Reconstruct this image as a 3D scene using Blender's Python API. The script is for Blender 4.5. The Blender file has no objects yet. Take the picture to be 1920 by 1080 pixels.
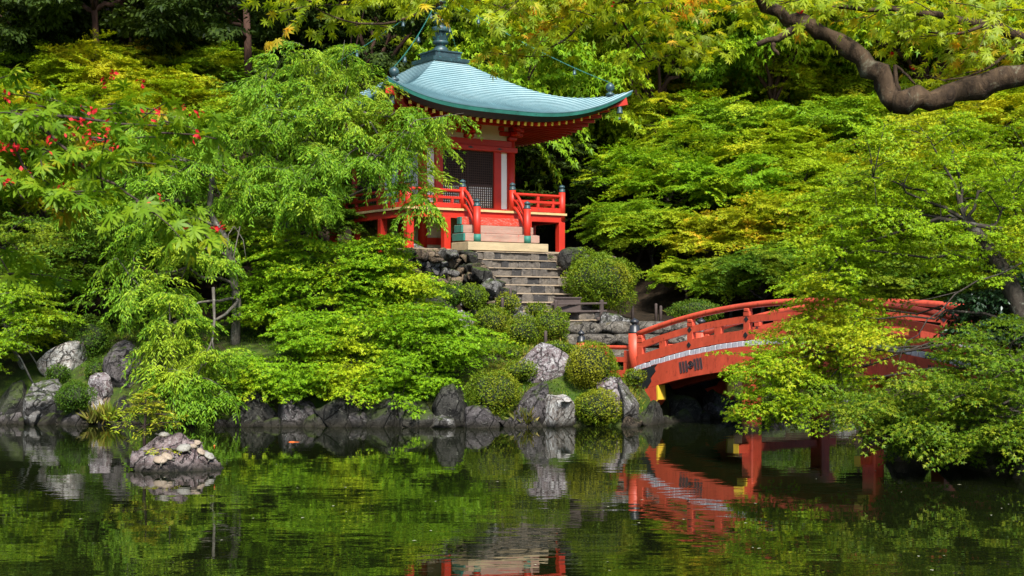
import bpy, bmesh, math, random
import numpy as np
from mathutils import Vector, Matrix
from mathutils.bvhtree import BVHTree

# ------------------------------------------------------------------ camera, light, exposure
sc = bpy.context.scene
COL = sc.collection
F, CX, HY, CZ = 2666.667, 960.0, 590.0, 2.8
cam_d = bpy.data.cameras.new("camera"); cam = bpy.data.objects.new("camera", cam_d); COL.objects.link(cam)
cam.location = (0, 0, CZ); cam.rotation_euler = (math.radians(90), 0, 0)
cam_d.sensor_width = 36; cam_d.lens = 50; cam_d.shift_y = 50/1920.0
cam_d.dof.use_dof = True; cam_d.dof.focus_distance = 38; cam_d.dof.aperture_fstop = 16
cam_d.clip_start = 0.1; cam_d.clip_end = 2000
sc.camera = cam
TOSUN = Vector((0.18, -0.85, 1.0)).normalized()
w = bpy.data.worlds.new("World"); sc.world = w; w.use_nodes = True
nt = w.node_tree; bgn = nt.nodes["Background"]
sky = nt.nodes.new("ShaderNodeTexSky"); sky.sky_type = 'NISHITA'; sky.sun_disc = False
sky.sun_elevation = math.asin(TOSUN.z); sky.sun_rotation = math.atan2(TOSUN.x, TOSUN.y)
nt.links.new(sky.outputs[0], bgn.inputs[0]); bgn.inputs[1].default_value = 0.095
sun_d = bpy.data.lights.new("sun", 'SUN'); sun_d.energy = 3.6; sun_d.angle = math.radians(9.0); sun_d.color = (1, .955, .87)
sun = bpy.data.objects.new("sun", sun_d); COL.objects.link(sun)
sun.rotation_euler = (-TOSUN).to_track_quat('-Z', 'Y').to_euler(); sun.location = (10, -30, 60)
sc.view_settings.view_transform = 'Standard'; sc.view_settings.look = 'None'
sc.view_settings.gamma = 1; sc.view_settings.use_curve_mapping = False
sc.view_settings.exposure = 1.36
sc.cycles.max_bounces = 6; sc.cycles.diffuse_bounces = 3; sc.cycles.glossy_bounces = 3
sc.cycles.transmission_bounces = 4; sc.cycles.transparent_max_bounces = 4
sc.cycles.use_denoising = True
sc.cycles.caustics_reflective = False; sc.cycles.caustics_refractive = False

# ------------------------------------------------------------------ helpers
def at(u, v, Y): return np.array([(u-CX)/F*Y, Y, CZ-(v-HY)/F*Y])
def px(Y): return F/Y                      # pixels of the photograph per metre at depth Y
TAU = 2*math.pi

def link(o, parent=None):
    COL.objects.link(o)
    if parent is not None: o.parent = parent
    return o
def tag(o, label=None, cat=None, group=None, kind=None):
    if label: o["label"] = label
    if cat: o["category"] = cat
    if group: o["group"] = group
    if kind: o["kind"] = kind
    return o
def empty(name, loc=(0, 0, 0), rz=0.0):
    o = bpy.data.objects.new(name, None); o.empty_display_size = .2
    o.location = tuple(float(c) for c in loc); o.rotation_euler = (0, 0, rz)
    return link(o)

class MB:
    def __init__(s): s.v = []; s.f = []; s.m = []; s.n = 0
    def add(s, verts, faces, mi=0):
        verts = np.asarray(verts, float).reshape(-1, 3)
        s.v.append(verts)
        for f in faces: s.f.append([i+s.n for i in f]); s.m.append(mi)
        s.n += len(verts); return s
    def box(s, c, d, M=None, mi=0, bev=0.0):
        hx, hy, hz = d[0]/2, d[1]/2, d[2]/2
        if bev <= 0:
            v = np.array([(x, y, z) for z in (-hz, hz) for y in (-hy, hy) for x in (-hx, hx)])
            fs = [(0, 2, 3, 1), (4, 5, 7, 6), (0, 1, 5, 4), (2, 6, 7, 3), (0, 4, 6, 2), (1, 3, 7, 5)]
        else:
            b = min(bev, hx*.9, hy*.9, hz*.9); v = []; idx = {}
            for sx in (-1, 1):
                for sy in (-1, 1):
                    for sz in (-1, 1):
                        for a in range(3):
                            p = [sx*(hx-b), sy*(hy-b), sz*(hz-b)]; p[a] = (sx*hx, sy*hy, sz*hz)[a]
                            idx[(sx, sy, sz, a)] = len(v); v.append(p)
            v = np.array(v); fs = []
            for a in range(3):
                b1, c1 = (a+1) % 3, (a+2) % 3
                for sg in (-1, 1):
                    q = []
                    for (p1, p2) in ((-1, -1), (1, -1), (1, 1), (-1, 1)):
                        k = [0, 0, 0]; k[a] = sg; k[b1] = p1; k[c1] = p2; q.append(idx[(*k, a)])
                    fs.append(q if sg > 0 else q[::-1])
                for p1 in (-1, 1):
                    for p2 in (-1, 1):
                        k0 = [0]*3; k1 = [0]*3
                        k0[a] = -1; k1[a] = 1; k0[b1] = k1[b1] = p1; k0[c1] = k1[c1] = p2
                        fs.append([idx[(*k0, b1)], idx[(*k1, b1)], idx[(*k1, c1)], idx[(*k0, c1)]])
            for sx in (-1, 1):
                for sy in (-1, 1):
                    for sz in (-1, 1): fs.append([idx[(sx, sy, sz, a)] for a in range(3)])
        if M is not None: v = v @ np.asarray(M).T
        return s.add(v+np.asarray(c, float), fs, mi)
    def bar(s, p0, p1, w, h, up=(0, 0, 1), mi=0, bev=0.0):
        p0 = np.asarray(p0, float); p1 = np.asarray(p1, float); d = p1-p0; L = np.linalg.norm(d); x = d/L
        up = np.asarray(up, float); y = np.cross(up, x); y /= np.linalg.norm(y); z = np.cross(x, y)
        return s.box((p0+p1)/2, (L, w, h), np.stack([x, y, z], 1), mi, bev)
    def tube(s, pts, rad, n=8, mi=0, cap=True):
        pts = np.asarray(pts, float); K = len(pts)
        rad = np.full(K, rad) if np.isscalar(rad) else np.asarray(rad, float)
        t = np.gradient(pts, axis=0); t /= np.linalg.norm(t, axis=1)[:, None]+1e-12
        ref = np.array([0, 0, 1.0]) if abs(t[:, 2]).mean() < .8 else np.array([1.0, 0, 0])
        a = np.cross(t, ref); a /= np.linalg.norm(a, axis=1)[:, None]+1e-12; b = np.cross(t, a)
        th = np.arange(n)/n*TAU
        ring = pts[:, None]+rad[:, None, None]*(np.cos(th)[None, :, None]*a[:, None]+np.sin(th)[None, :, None]*b[:, None])
        fs = [(k*n+i, k*n+(i+1) % n, (k+1)*n+(i+1) % n, (k+1)*n+i) for k in range(K-1) for i in range(n)]
        if cap: fs += [tuple(range(n))[::-1], tuple(range((K-1)*n, K*n))]
        return s.add(ring.reshape(-1, 3), fs, mi)
    def lathe(s, prof, c=(0, 0, 0), n=16, mi=0):
        th = np.arange(n)/n*TAU; K = len(prof)
        v = np.array([(r*math.cos(a), r*math.sin(a), z) for r, z in prof for a in th])+np.asarray(c, float)
        fs = [(k*n+i, k*n+(i+1) % n, (k+1)*n+(i+1) % n, (k+1)*n+i) for k in range(K-1) for i in range(n)]
        fs += [tuple(range(n))[::-1], tuple(range((K-1)*n, K*n))]
        return s.add(v, fs, mi)
    def prism(s, poly, y0, y1, mi=0):         # polygon in x,z extruded along y
        n = len(poly)
        v = [(x, y0, z) for x, z in poly]+[(x, y1, z) for x, z in poly]
        fs = [tuple(range(n)), tuple(range(n, 2*n))[::-1]]+[(i, n+i, n+(i+1) % n, (i+1) % n) for i in range(n)]
        return s.add(v, fs, mi)
    def grid(s, P, mi=0, flip=False):          # P: (a,b,3)
        a, b = P.shape[:2]
        fs = [((i*b+j), (i+1)*b+j, (i+1)*b+j+1, i*b+j+1) for i in range(a-1) for j in range(b-1)]
        if flip: fs = [f[::-1] for f in fs]
        return s.add(P.reshape(-1, 3), fs, mi)
    def build(s, name, mats, parent=None, smooth=False, loc=None):
        me = bpy.data.meshes.new(name)
        v = np.concatenate(s.v) if s.v else np.zeros((0, 3))
        if loc is not None: v = v-np.asarray(loc, float)
        me.from_pydata(v.tolist(), [], s.f)
        for m in (mats if isinstance(mats, (list, tuple)) else [mats]): me.materials.append(m)
        me.polygons.foreach_set("material_index", np.array(s.m, np.int32))
        me.polygons.foreach_set("use_smooth", np.full(len(s.f), smooth))
        me.update()
        o = bpy.data.objects.new(name, me)
        if loc is not None: o.location = tuple(float(c) for c in loc)
        return link(o, parent)

def tri_mesh(name, V, T, mat):
    me = bpy.data.meshes.new(name); V = np.ascontiguousarray(V, np.float32); T = np.ascontiguousarray(T, np.int32)
    me.vertices.add(len(V)); me.vertices.foreach_set("co", V.ravel())
    me.loops.add(T.size); me.loops.foreach_set("vertex_index", T.ravel())
    me.polygons.add(len(T)); me.polygons.foreach_set("loop_start", np.arange(0, T.size, 3, dtype=np.int32))
    try: me.polygons.foreach_set("loop_total", np.full(len(T), 3, np.int32))
    except Exception: pass
    me.update(calc_edges=True); me.validate()
    me.materials.append(mat); return me

# ------------------------------------------------------------------ materials
def new_mat(name):
    m = bpy.data.materials.new(name); m.use_nodes = True; t = m.node_tree; t.nodes.clear()
    out = t.nodes.new("ShaderNodeOutputMaterial"); return m, t, out
def nd(t, k, **kw):
    n = t.nodes.new(k)
    for a, b in kw.items(): setattr(n, a, b)
    return n
def mixc(t, fac, a, b, blend='MIX'):
    n = nd(t, "ShaderNodeMix", data_type='RGBA', blend_type=blend)
    for key, val in ((0, fac), (6, a), (7, b)):
        if hasattr(val, "is_linked"): t.links.new(val, n.inputs[key])
        elif key == 0: n.inputs[0].default_value = val
        else: n.inputs[key].default_value = (*val, 1) if len(val) == 3 else val
    return n.outputs[2]
def ramp(t, src, lo, hi):
    n = nd(t, "ShaderNodeMapRange"); n.clamp = True
    n.inputs[1].default_value = lo; n.inputs[2].default_value = hi
    t.links.new(src, n.inputs[0]); return n.outputs[0]
def coord(t, scale=(1, 1, 1), kind="Object", rand=True):
    tc = nd(t, "ShaderNodeTexCoord"); mp = nd(t, "ShaderNodeMapping"); mp.inputs[3].default_value = scale
    t.links.new(tc.outputs[kind], mp.inputs[0])
    if rand:
        oi = nd(t, "ShaderNodeObjectInfo"); mm = nd(t, "ShaderNodeMath", operation='MULTIPLY'); mm.inputs[1].default_value = 37.
        t.links.new(oi.outputs["Random"], mm.inputs[0]); cb = nd(t, "ShaderNodeCombineXYZ")
        t.links.new(mm.outputs[0], cb.inputs[0]); t.links.new(mm.outputs[0], cb.inputs[2]); t.links.new(cb.outputs[0], mp.inputs[1])
    return mp.outputs[0]
def noise(t, vec, scale, detail=4, rough=.55, dist=0.):
    n = nd(t, "ShaderNodeTexNoise"); n.inputs["Scale"].default_value = scale; n.inputs["Detail"].default_value = detail
    n.inputs["Roughness"].default_value = rough; n.inputs["Distortion"].default_value = dist
    if vec is not None: t.links.new(vec, n.inputs["Vector"])
    return n.outputs[0]
def principled(t, out, col, rough=.6, spec=.4, metal=0., bump=None, bstr=.3, bdist=.02):
    p = nd(t, "ShaderNodeBsdfPrincipled")
    for key, val in (("Base Color", col), ("Roughness", rough), ("Metallic", metal), ("Specular IOR Level", spec)):
        if hasattr(val, "is_linked"): t.links.new(val, p.inputs[key])
        else: p.inputs[key].default_value = (*val, 1) if key == "Base Color" else val
    if bump is not None:
        b = nd(t, "ShaderNodeBump"); b.inputs["Strength"].default_value = bstr; b.inputs["Distance"].default_value = bdist
        t.links.new(bump, b.inputs["Height"]); t.links.new(b.outputs[0], p.inputs["Normal"])
    t.links.new(p.outputs[0], out.inputs[0]); return p

def leaf_mat(name, dark, mid, tip, tip_lo=.52, tip_hi=.68, trans=.38, hue_scale=.35, gloss=.007, rough=.5, tcol=(1.25, 1.1, .5), bright=1.):
    m, t, out = new_mat(name)
    dark, mid, tip = [tuple(min(.9, k*q) for k, q in zip(cc, (1.6*bright, 1.5*bright, 1.25*bright))) for cc in (dark, mid, tip)]
    g = nd(t, "ShaderNodeNewGeometry")
    c = mixc(t, g.outputs["Random Per Island"], dark, mid)
    n1 = noise(t, coord(t), hue_scale, 3, .6)
    n2 = nd(t, "ShaderNodeMath", operation='MULTIPLY_ADD'); t.links.new(g.outputs["Random Per Island"], n2.inputs[0])
    n2.inputs[1].default_value = .16; t.links.new(n1, n2.inputs[2])
    c = mixc(t, ramp(t, n2.outputs[0], tip_lo+.08, tip_hi+.08), c, tip)
    d = nd(t, "ShaderNodeBsdfDiffuse"); t.links.new(c, d.inputs[0])
    tr = nd(t, "ShaderNodeBsdfTranslucent"); t.links.new(mixc(t, 1., c, tcol, 'MULTIPLY'), tr.inputs[0])
    mx = nd(t, "ShaderNodeMixShader"); mx.inputs[0].default_value = trans
    t.links.new(d.outputs[0], mx.inputs[1]); t.links.new(tr.outputs[0], mx.inputs[2])
    gl = nd(t, "ShaderNodeBsdfGlossy"); gl.inputs["Roughness"].default_value = rough; gl.inputs[0].default_value = (.9, .95, 1, 1)
    mx2 = nd(t, "ShaderNodeMixShader"); mx2.inputs[0].default_value = gloss
    t.links.new(mx.outputs[0], mx2.inputs[1]); t.links.new(gl.outputs[0], mx2.inputs[2]); t.links.new(mx2.outputs[0], out.inputs[0])
    return m

def rock_mat(name, a, b, lichen=(.52, .52, .5), lich=.5, moss=.45, mosscol=(.05, .075, .012), scale=3.0, wet=True):
    m, t, out = new_mat(name); v = coord(t)
    n1 = noise(t, v, scale, 8, .68, .6); c = mixc(t, ramp(t, n1, .40, .60), a, b)
    n4 = noise(t, v, scale*3.2, 8, .74, 1.8); c = mixc(t, ramp(t, n4, .52, .64), c, (a[0]*.3, a[1]*.3, a[2]*.3))
    vo = nd(t, "ShaderNodeTexVoronoi", feature='DISTANCE_TO_EDGE'); vo.inputs["Scale"].default_value = scale*.75; vd = nd(t, "ShaderNodeVectorMath", operation='MULTIPLY_ADD'); t.links.new(n1, vd.inputs[0]); vd.inputs[1].default_value = (.5, .5, .9); t.links.new(v, vd.inputs[2]); t.links.new(vd.outputs[0], vo.inputs["Vector"]); crk = ramp(t, vo.outputs["Distance"], 0, .045)
    n2 = noise(t, v, scale*2.3, 8, .72, 1.5); c = mixc(t, ramp(t, n2, .62-.16*lich, .72-.1*lich), c, lichen)
    c = mixc(t, crk, (a[0]*.22, a[1]*.22, a[2]*.2), c)
    g = nd(t, "ShaderNodeNewGeometry"); sx = nd(t, "ShaderNodeSeparateXYZ"); t.links.new(g.outputs["Normal"], sx.inputs[0])
    n3 = noise(t, v, scale*1.5, 5, .6)
    mu = nd(t, "ShaderNodeMath", operation='MULTIPLY'); t.links.new(ramp(t, sx.outputs[2], .35, .9), mu.inputs[0]); t.links.new(ramp(t, n3, .62-.3*moss, .72-.3*moss), mu.inputs[1])
    mu2 = nd(t, "ShaderNodeMath", operation='MULTIPLY'); mu2.inputs[1].default_value = 1. if moss > 0 else 0.; t.links.new(mu.outputs[0], mu2.inputs[0])
    c = mixc(t, mu2.outputs[0], c, mosscol)
    if wet:                                    # damp, stained foot of a stone that stands in the pond
        sp = nd(t, "ShaderNodeSeparateXYZ"); t.links.new(g.outputs["Position"], sp.inputs[0])
        c = mixc(t, ramp(t, sp.outputs[2], .22, .02), c, (.028, .024, .016))
    bp = nd(t, "ShaderNodeMath", operation='ADD'); t.links.new(n4, bp.inputs[0]); t.links.new(crk, bp.inputs[1])
    principled(t, out, c, .82, .25, 0, bp.outputs[0], .95, .10); return m

def paint_mat(name, col, var=.25, rough=.55, wear=None, wear_amt=.0, spec=.35, grain=(1, 1, 1)):
    m, t, out = new_mat(name); v = coord(t, grain, rand=False)
    n1 = noise(t, v, 1.7, 8, .72); d = tuple(c*(1-var) for c in col); l = tuple(min(1, c*(1+var*.6)) for c in col)
    c = mixc(t, ramp(t, n1, .3, .7), d, l)
    n2 = noise(t, v, 9., 6, .7)
    if wear: c = mixc(t, ramp(t, n2, .66-.3*wear_amt, .76-.3*wear_amt), c, wear)
    principled(t, out, c, rough, spec, 0, n2, .12, .01); return m

M = {}
M['maple_y'] = leaf_mat('maple_yellow_leaf', (.072, .125, .004), (.140, .200, .006), (.215, .220, .010), .48, .68, bright=1.4)
M['maple_g'] = leaf_mat('maple_green_leaf', (.048, .110, .006), (.105, .185, .007), (.165, .215, .010), .48, .68, bright=1.35)
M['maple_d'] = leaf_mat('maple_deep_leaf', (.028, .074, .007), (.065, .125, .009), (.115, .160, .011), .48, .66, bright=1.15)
M['maple_o'] = leaf_mat('maple_orange_leaf', (.095, .135, .005), (.185, .210, .008), (.310, .205, .016), .54, .72, hue_scale=.8, bright=1.35)
M['maple_f'] = leaf_mat('maple_front_leaf', (.058, .145, .006), (.120, .215, .007), (.200, .260, .010), .50, .68, bright=1.2)
M['maple_r'] = leaf_mat('maple_bridge_leaf', (.056, .118, .004), (.125, .195, .006), (.200, .215, .010), .54, .74, bright=1.45)
M['maple_near'] = leaf_mat("maple_near_leaf", (.050, .120, .006), (.120, .200, .008), (.260, .190, .012), .60, .74, trans=.45, hue_scale=3.5, bright=1.05, gloss=.010)
M['maple_top'] = leaf_mat("maple_top_leaf", (.075, .125, .006), (.165, .205, .008), (.330, .170, .020), .56, .72, trans=.55, hue_scale=1.6, bright=1.6, gloss=.012)
M['maple_s'] = leaf_mat('maple_shade_tinted_leaf', (.036, .085, .006), (.085, .140, .008), (.150, .170, .012), .52, .70, bright=1.15)  # leaf green darkened to carry the shade of the low right side
M['cherry'] = leaf_mat('weeping_leaf', (.048, .125, .009), (.105, .195, .012), (.165, .235, .016), .48, .68, trans=.35, bright=1.2)
M['ever'] = leaf_mat("evergreen_leaf", (.014, .028, .007), (.032, .058, .010), (.045, .075, .014), trans=.2, bright=.75)
M['camellia'] = leaf_mat("camellia_leaf", (.010, .034, .012), (.022, .062, .018), (.034, .078, .020), trans=.15, gloss=.05, rough=.4, bright=.75)
M['azalea'] = leaf_mat("azalea_leaf", (.046, .092, .006), (.098, .150, .008), (.150, .165, .012), trans=.3)
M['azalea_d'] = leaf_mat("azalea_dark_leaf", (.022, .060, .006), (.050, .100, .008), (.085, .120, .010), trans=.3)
M['grass'] = leaf_mat("grass_blade", (.045, .105, .008), (.090, .165, .010), (.170, .150, .030), trans=.35)
M['straw'] = leaf_mat("sedge_blade", (.06, .085, .015), (.14, .13, .035), (.22, .16, .06), trans=.3)
M['samara'] = leaf_mat('red_samara', (.30, .008, .012), (.42, .018, .030), (.50, .05, .06), trans=.35, tcol=(1.2, .6, .7))
M['hinoki'] = leaf_mat("sapling_leaf", (.07, .11, .008), (.15, .19, .015), (.20, .19, .02), trans=.3, bright=1.4)

def bark_mat(name, a, b, lichen=None, s=6.):
    m, t, out = new_mat(name); v = coord(t, (1, 1, .35))
    n1 = noise(t, v, s*2, 8, .7, .8); c = mixc(t, ramp(t, n1, .35, .66), a, b)
    if lichen:
        n2 = noise(t, coord(t), s*.8, 6, .7, 1.); c = mixc(t, ramp(t, n2, .58, .66), c, lichen)
    principled(t, out, c, .85, .2, 0, n1, .9, .03); return m
M['bark'] = bark_mat("maple_bark", (.020, .016, .012), (.055, .045, .035), (.10, .10, .08))
M['bark_near'] = bark_mat("old_limb_bark", (.020, .012, .007), (.085, .054, .030), (.13, .12, .08), 9.)
M['bark_pale'] = bark_mat("pale_bark", (.10, .09, .075), (.28, .26, .22), (.36, .36, .31))
M['bark_cedar'] = bark_mat("cedar_bark", (.035, .018, .013), (.085, .045, .032))
M['bark_grey'] = bark_mat("cherry_bark", (.05, .045, .035), (.14, .125, .10), (.26, .26, .22))

VERM = (.44, .022, .009)
M['red'] = paint_mat("vermilion_paint", VERM, .22, .5, (.30, .020, .010), .12)
M['red_old'] = paint_mat("worn_vermilion", (.50, .045, .022), .25, .6, (.30, .24, .20), .42, grain=(1.2, 4, 6))
M['orange'] = paint_mat("bridge_vermilion", (.50, .066, .030), .30, .5, (.24, .030, .014), .34, spec=.4, grain=(1.6, 1.6, .6))
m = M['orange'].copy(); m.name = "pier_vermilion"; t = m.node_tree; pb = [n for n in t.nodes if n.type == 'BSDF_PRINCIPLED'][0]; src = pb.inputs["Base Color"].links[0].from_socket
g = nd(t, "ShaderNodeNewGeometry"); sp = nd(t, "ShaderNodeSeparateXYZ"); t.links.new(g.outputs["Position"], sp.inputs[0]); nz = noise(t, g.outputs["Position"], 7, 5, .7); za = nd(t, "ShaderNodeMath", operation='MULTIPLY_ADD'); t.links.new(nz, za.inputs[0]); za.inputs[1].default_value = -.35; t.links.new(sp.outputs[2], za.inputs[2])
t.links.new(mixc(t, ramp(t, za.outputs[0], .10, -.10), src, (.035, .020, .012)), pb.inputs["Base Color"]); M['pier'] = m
M['yellow'] = paint_mat("yellow_paint", (.62, .40, .03), .15)
M['white'] = paint_mat("white_plaster", (.78, .77, .73), .05, .8)
M['cream'] = paint_mat("cream_plaster", (.62, .54, .36), .08, .8)
M['black'] = paint_mat("black_metal", (.016, .018, .022), .3, .42, spec=.5)
M['lattice'] = paint_mat("lattice_wood", (.045, .022, .014), .3, .6)
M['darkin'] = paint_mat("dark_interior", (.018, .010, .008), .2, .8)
M['plank'] = paint_mat("plank_ends", (.42, .42, .45), .25, .6, (.20, .20, .24), .35, grain=(9, 1, 1))
M['deckwood'] = paint_mat("deck_wood", (.36, .30, .24), .3, .8, grain=(9, 1, 1))
M['floorwood'] = paint_mat("veranda_boards", (.55, .38, .17), .2, .6, grain=(4, 4, 1))
M['stepwood'] = paint_mat("pale_step_wood", (.40, .31, .18), .25, .75, (.12, .16, .10), .2, grain=(1, 4, 5))
M['wornwood'] = paint_mat("worn_step_wood", (.33, .21, .16), .3, .75, (.45, .06, .035), .30, grain=(1, 4, 6))
M['verdigris'] = paint_mat("verdigris", (.024, .15, .115), .4, .6, (.02, .05, .05), .2)
M['bronze'] = paint_mat("dark_bronze", (.022, .050, .058), .4, .45, (.05, .17, .17), .36, spec=.5)
M['darkwood'] = paint_mat("dark_fence_wood", (.060, .042, .036), .3, .75, (.11, .09, .08), .25)
M['turtle'] = paint_mat("turtle_shell", (.22, .21, .18), .3, .6, (.10, .085, .06), .4)
M['turtle_tan'] = paint_mat("turtle_shell_tan", (.27, .21, .15), .25, .6, (.13, .10, .07), .4)
M['turtle_skin'] = paint_mat("turtle_skin", (.06, .055, .04), .3, .6)
M['koi'] = paint_mat("koi_orange", (.55, .12, .02), .2, .4)
M['fleck'] = paint_mat("pale_fleck", (.32, .31, .20), .2, .7)
M['twig'] = paint_mat("twig_brown", (.045, .028, .022), .3, .7)

# roof copper: pale blue green with streaks
m, t, out = new_mat("roof_copper"); v = coord(t, (1, 1, 1), rand=False)
n1 = noise(t, v, .8, 6, .6); c = mixc(t, ramp(t, n1, .35, .68), (.20, .325, .345), (.31, .435, .445))
n2 = noise(t, coord(t, (6, 6, .8), rand=False), 2.6, 6, .7); c = mixc(t, ramp(t, n2, .52, .72), c, (.115, .22, .25))
n3 = noise(t, v, 14, 4, .7); c = mixc(t, ramp(t, n3, .62, .8), c, (.30, .38, .34))
principled(t, out, c, .48, .5, .0, n3, .1, .01); M['copper'] = m; M['seam'] = paint_mat("copper_seam", (.07, .14, .16), .3, .6)

M['rock'] = rock_mat("grey_rock", (.075, .070, .064), (.20, .19, .18), moss=.5)
M['rock_p'] = rock_mat("purple_rock", (.125, .085, .085), (.30, .26, .27), lich=.8, moss=0)
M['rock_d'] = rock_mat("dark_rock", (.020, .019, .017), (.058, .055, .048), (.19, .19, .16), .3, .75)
M['rock_s'] = rock_mat("slate_rock", (.048, .042, .042), (.130, .114, .114), (.30, .30, .28), .3, .35)
M['rock_w'] = rock_mat("pale_rock", (.22, .17, .14), (.48, .46, .43), (.62, .62, .58), .9, 0)
M['rock_b'] = rock_mat("brown_rock", (.10, .070, .045), (.24, .18, .12), (.4, .36, .3), .3, .4)
M['rock_t'] = rock_mat("turtle_rock", (.125, .085, .085), (.31, .245, .235), (.45, .42, .40), .6, 0, scale=3.6)
# steps: block colours vary from stone to stone
m, t, out = new_mat("step_stone"); v = coord(t, rand=False); g = nd(t, "ShaderNodeNewGeometry")
c0 = mixc(t, g.outputs["Random Per Island"], (.026, .026, .028), (.150, .126, .100))
n1 = noise(t, v, 3.2, 8, .72, .8); c = mixc(t, ramp(t, n1, .45, .7), c0, (.035, .033, .032))
n2 = noise(t, v, 7, 7, .7, 1.5); c = mixc(t, ramp(t, n2, .6, .7), c, (.30, .27, .22))
principled(t, out, c, .85, .2, 0, n1, .8, .06); M['stepstone'] = m
M['tread'] = paint_mat("sandy_tread", (.25, .19, .125), .35, .9, (.10, .085, .06), .4)
M['pavestone'] = rock_mat("paving_stone", (.085, .075, .060), (.21, .185, .15), (.34, .32, .28), .45, .25, (.10, .085, .04))

# ground: moss, leaf litter, bare earth
m, t, out = new_mat("ground_moss"); v = coord(t, rand=False, kind="Object")
n1 = noise(t, v, .55, 6, .65); n2 = noise(t, v, 3.5, 8, .7); n3 = noise(t, v, 22, 4, .7)
c = mixc(t, ramp(t, n1, .42, .6), (.034, .070, .009), (.040, .032, .018))
c = mixc(t, ramp(t, n2, .5, .68), c, (.085, .125, .014))
c = mixc(t, ramp(t, n3, .62, .72), c, (.16, .10, .05))
gg = nd(t, "ShaderNodeNewGeometry"); sp = nd(t, "ShaderNodeSeparateXYZ"); t.links.new(gg.outputs["Position"], sp.inputs[0])
yy = nd(t, "ShaderNodeMath", operation='MULTIPLY_ADD'); t.links.new(n1, yy.inputs[0]); yy.inputs[1].default_value = 6.; xw = nd(t, "ShaderNodeMapRange"); xw.inputs[1].default_value = 3.6; xw.inputs[2].default_value = 5.; xw.inputs[3].default_value = 0.; xw.inputs[4].default_value = 6.; t.links.new(sp.outputs[0], xw.inputs[0]); ya = nd(t, "ShaderNodeMath", operation='ADD'); t.links.new(xw.outputs[0], ya.inputs[0]); t.links.new(sp.outputs[1], ya.inputs[1]); t.links.new(ya.outputs[0], yy.inputs[2])
lit = mixc(t, ramp(t, n2, .4, .65), (.014, .011, .007), (.040, .027, .016))
c = mixc(t, ramp(t, yy.outputs[0], 43.2, 45.), c, lit)
principled(t, out, c, .95, .1, 0, n3, .8, .06); M['ground'] = m
# water
m, t, out = new_mat("pond_water")
tc = nd(t, "ShaderNodeTexCoord")
def wv(sx, sy, scale, detail):
    mp = nd(t, "ShaderNodeMapping"); mp.inputs[3].default_value = (sx, sy, 1); t.links.new(tc.outputs["Object"], mp.inputs[0])
    return noise(t, mp.outputs[0], scale, detail, .5, .3)
a1 = wv(.40, 1.0, 1.3, 1.5); a2 = wv(.55, 1.7, 2.6, 2); patch = ramp(t, wv(.25, .5, .35, 2), .36, .64)
pm = nd(t, "ShaderNodeMath", operation='MULTIPLY_ADD'); t.links.new(a2, pm.inputs[0]); pm.inputs[1].default_value = .35; t.links.new(a1, pm.inputs[2])
pq = nd(t, "ShaderNodeMath", operation='MULTIPLY'); t.links.new(pm.outputs[0], pq.inputs[0])
pr = nd(t, "ShaderNodeMapRange"); pr.inputs[3].default_value = .35; pr.inputs[4].default_value = 1.; t.links.new(patch, pr.inputs[0]); t.links.new(pr.outputs[0], pq.inputs[1])
p = principled(t, out, (.005, .007, .002), .0, .5, 0, pq.outputs[0], 1., .0054); p.inputs["IOR"].default_value = 1.33; M['water'] = m

# ------------------------------------------------------------------ terrain
TC = np.array([-2.41, 48.0]); TH = math.radians(34); TZ = 4.8
TA = np.array([math.cos(TH), math.sin(TH)]); TB = np.array([-math.sin(TH), math.cos(TH)])
def sstep(x): x = np.clip(x, 0, 1); return x*x*(3-2*x)
def terrain(x, y):
    x = np.asarray(x, float); y = np.asarray(y, float)
    ys = np.interp(x, [-60, -13, -10, -6, -2, 3.0, 3.5, 4.2, 5.5, 7, 9, 12, 60], [38, 36.7, 36.1, 35.9, 35.7, 35.7, 36.6, 37.6, 38.8, 39.6, 40.2, 40, 40])
    d = y-ys
    h = np.interp(d, [-30, -1.5, 0, .35, 1.2, 2.2, 4.5, 8, 12, 400], [-1.3, -1.2, -.1, .55, 1.15, 1.75, 2.45, 2.75, 3.1, 3.1])
    pc = sstep(np.minimum(np.minimum((x-1.3)/.7, (7.3-x)/.8), (43.4-y)/.8))
    h = h*(1-pc)+np.minimum(h, np.interp(y, [37.5, 38.4, 39.6, 41.0, 42.4], [.9, 1.15, 1.45, 1.8, 2.3]))*pc
    lx = (x-TC[0])*TA[0]+(y-TC[1])*TA[1]; ly = (x-TC[0])*TB[0]+(y-TC[1])*TB[1]
    do = np.hypot(np.maximum(np.abs(lx)-3.7, 0), np.maximum(np.maximum(-3.95-ly, ly-6.5), 0))
    h = np.maximum(h, TZ-.02-np.where(ly < -3.9, 9., 1.1)*do)
    yh = np.interp(x, [-60, -9, -5, 1, 4.5, 9, 60], [40, 42.5, 52, 53, 47, 45, 44])
    hill = np.interp(y-yh, [-1, 0, 70, 400], [-9, 2.6, 2.6+35, 2.6+52]); h = np.maximum(h, hill)
    xr = np.interp(y, [0, 10, 15, 22, 26, 29, 31, 34, 60], [5.6, 6.5, 7.6, 8.3, 8.9, 9.6, 10.4, 12, 13])
    dr = np.where(y < 41, x-xr, -9); h = np.maximum(h, np.interp(dr, [-3, -1.2, 0, .6, 2, 8, 60], [-1.3, -1.2, -.05, .7, 1.2, 1.6, 14]))
    xl = np.interp(y, [0, 30, 60], [-16, -19, -22]); h = np.maximum(h, np.interp(xl-x, [-3, 0, 1, 60], [-1.3, -.05, .9, 20]))
    h = np.maximum(h, np.interp(y, [-400, -30, 3.2, 4.2, 5.6], [12, 1.2, 1.2, .9, -1.3]))
    return h
def H(x, y): return float(terrain(x, y))
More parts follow.
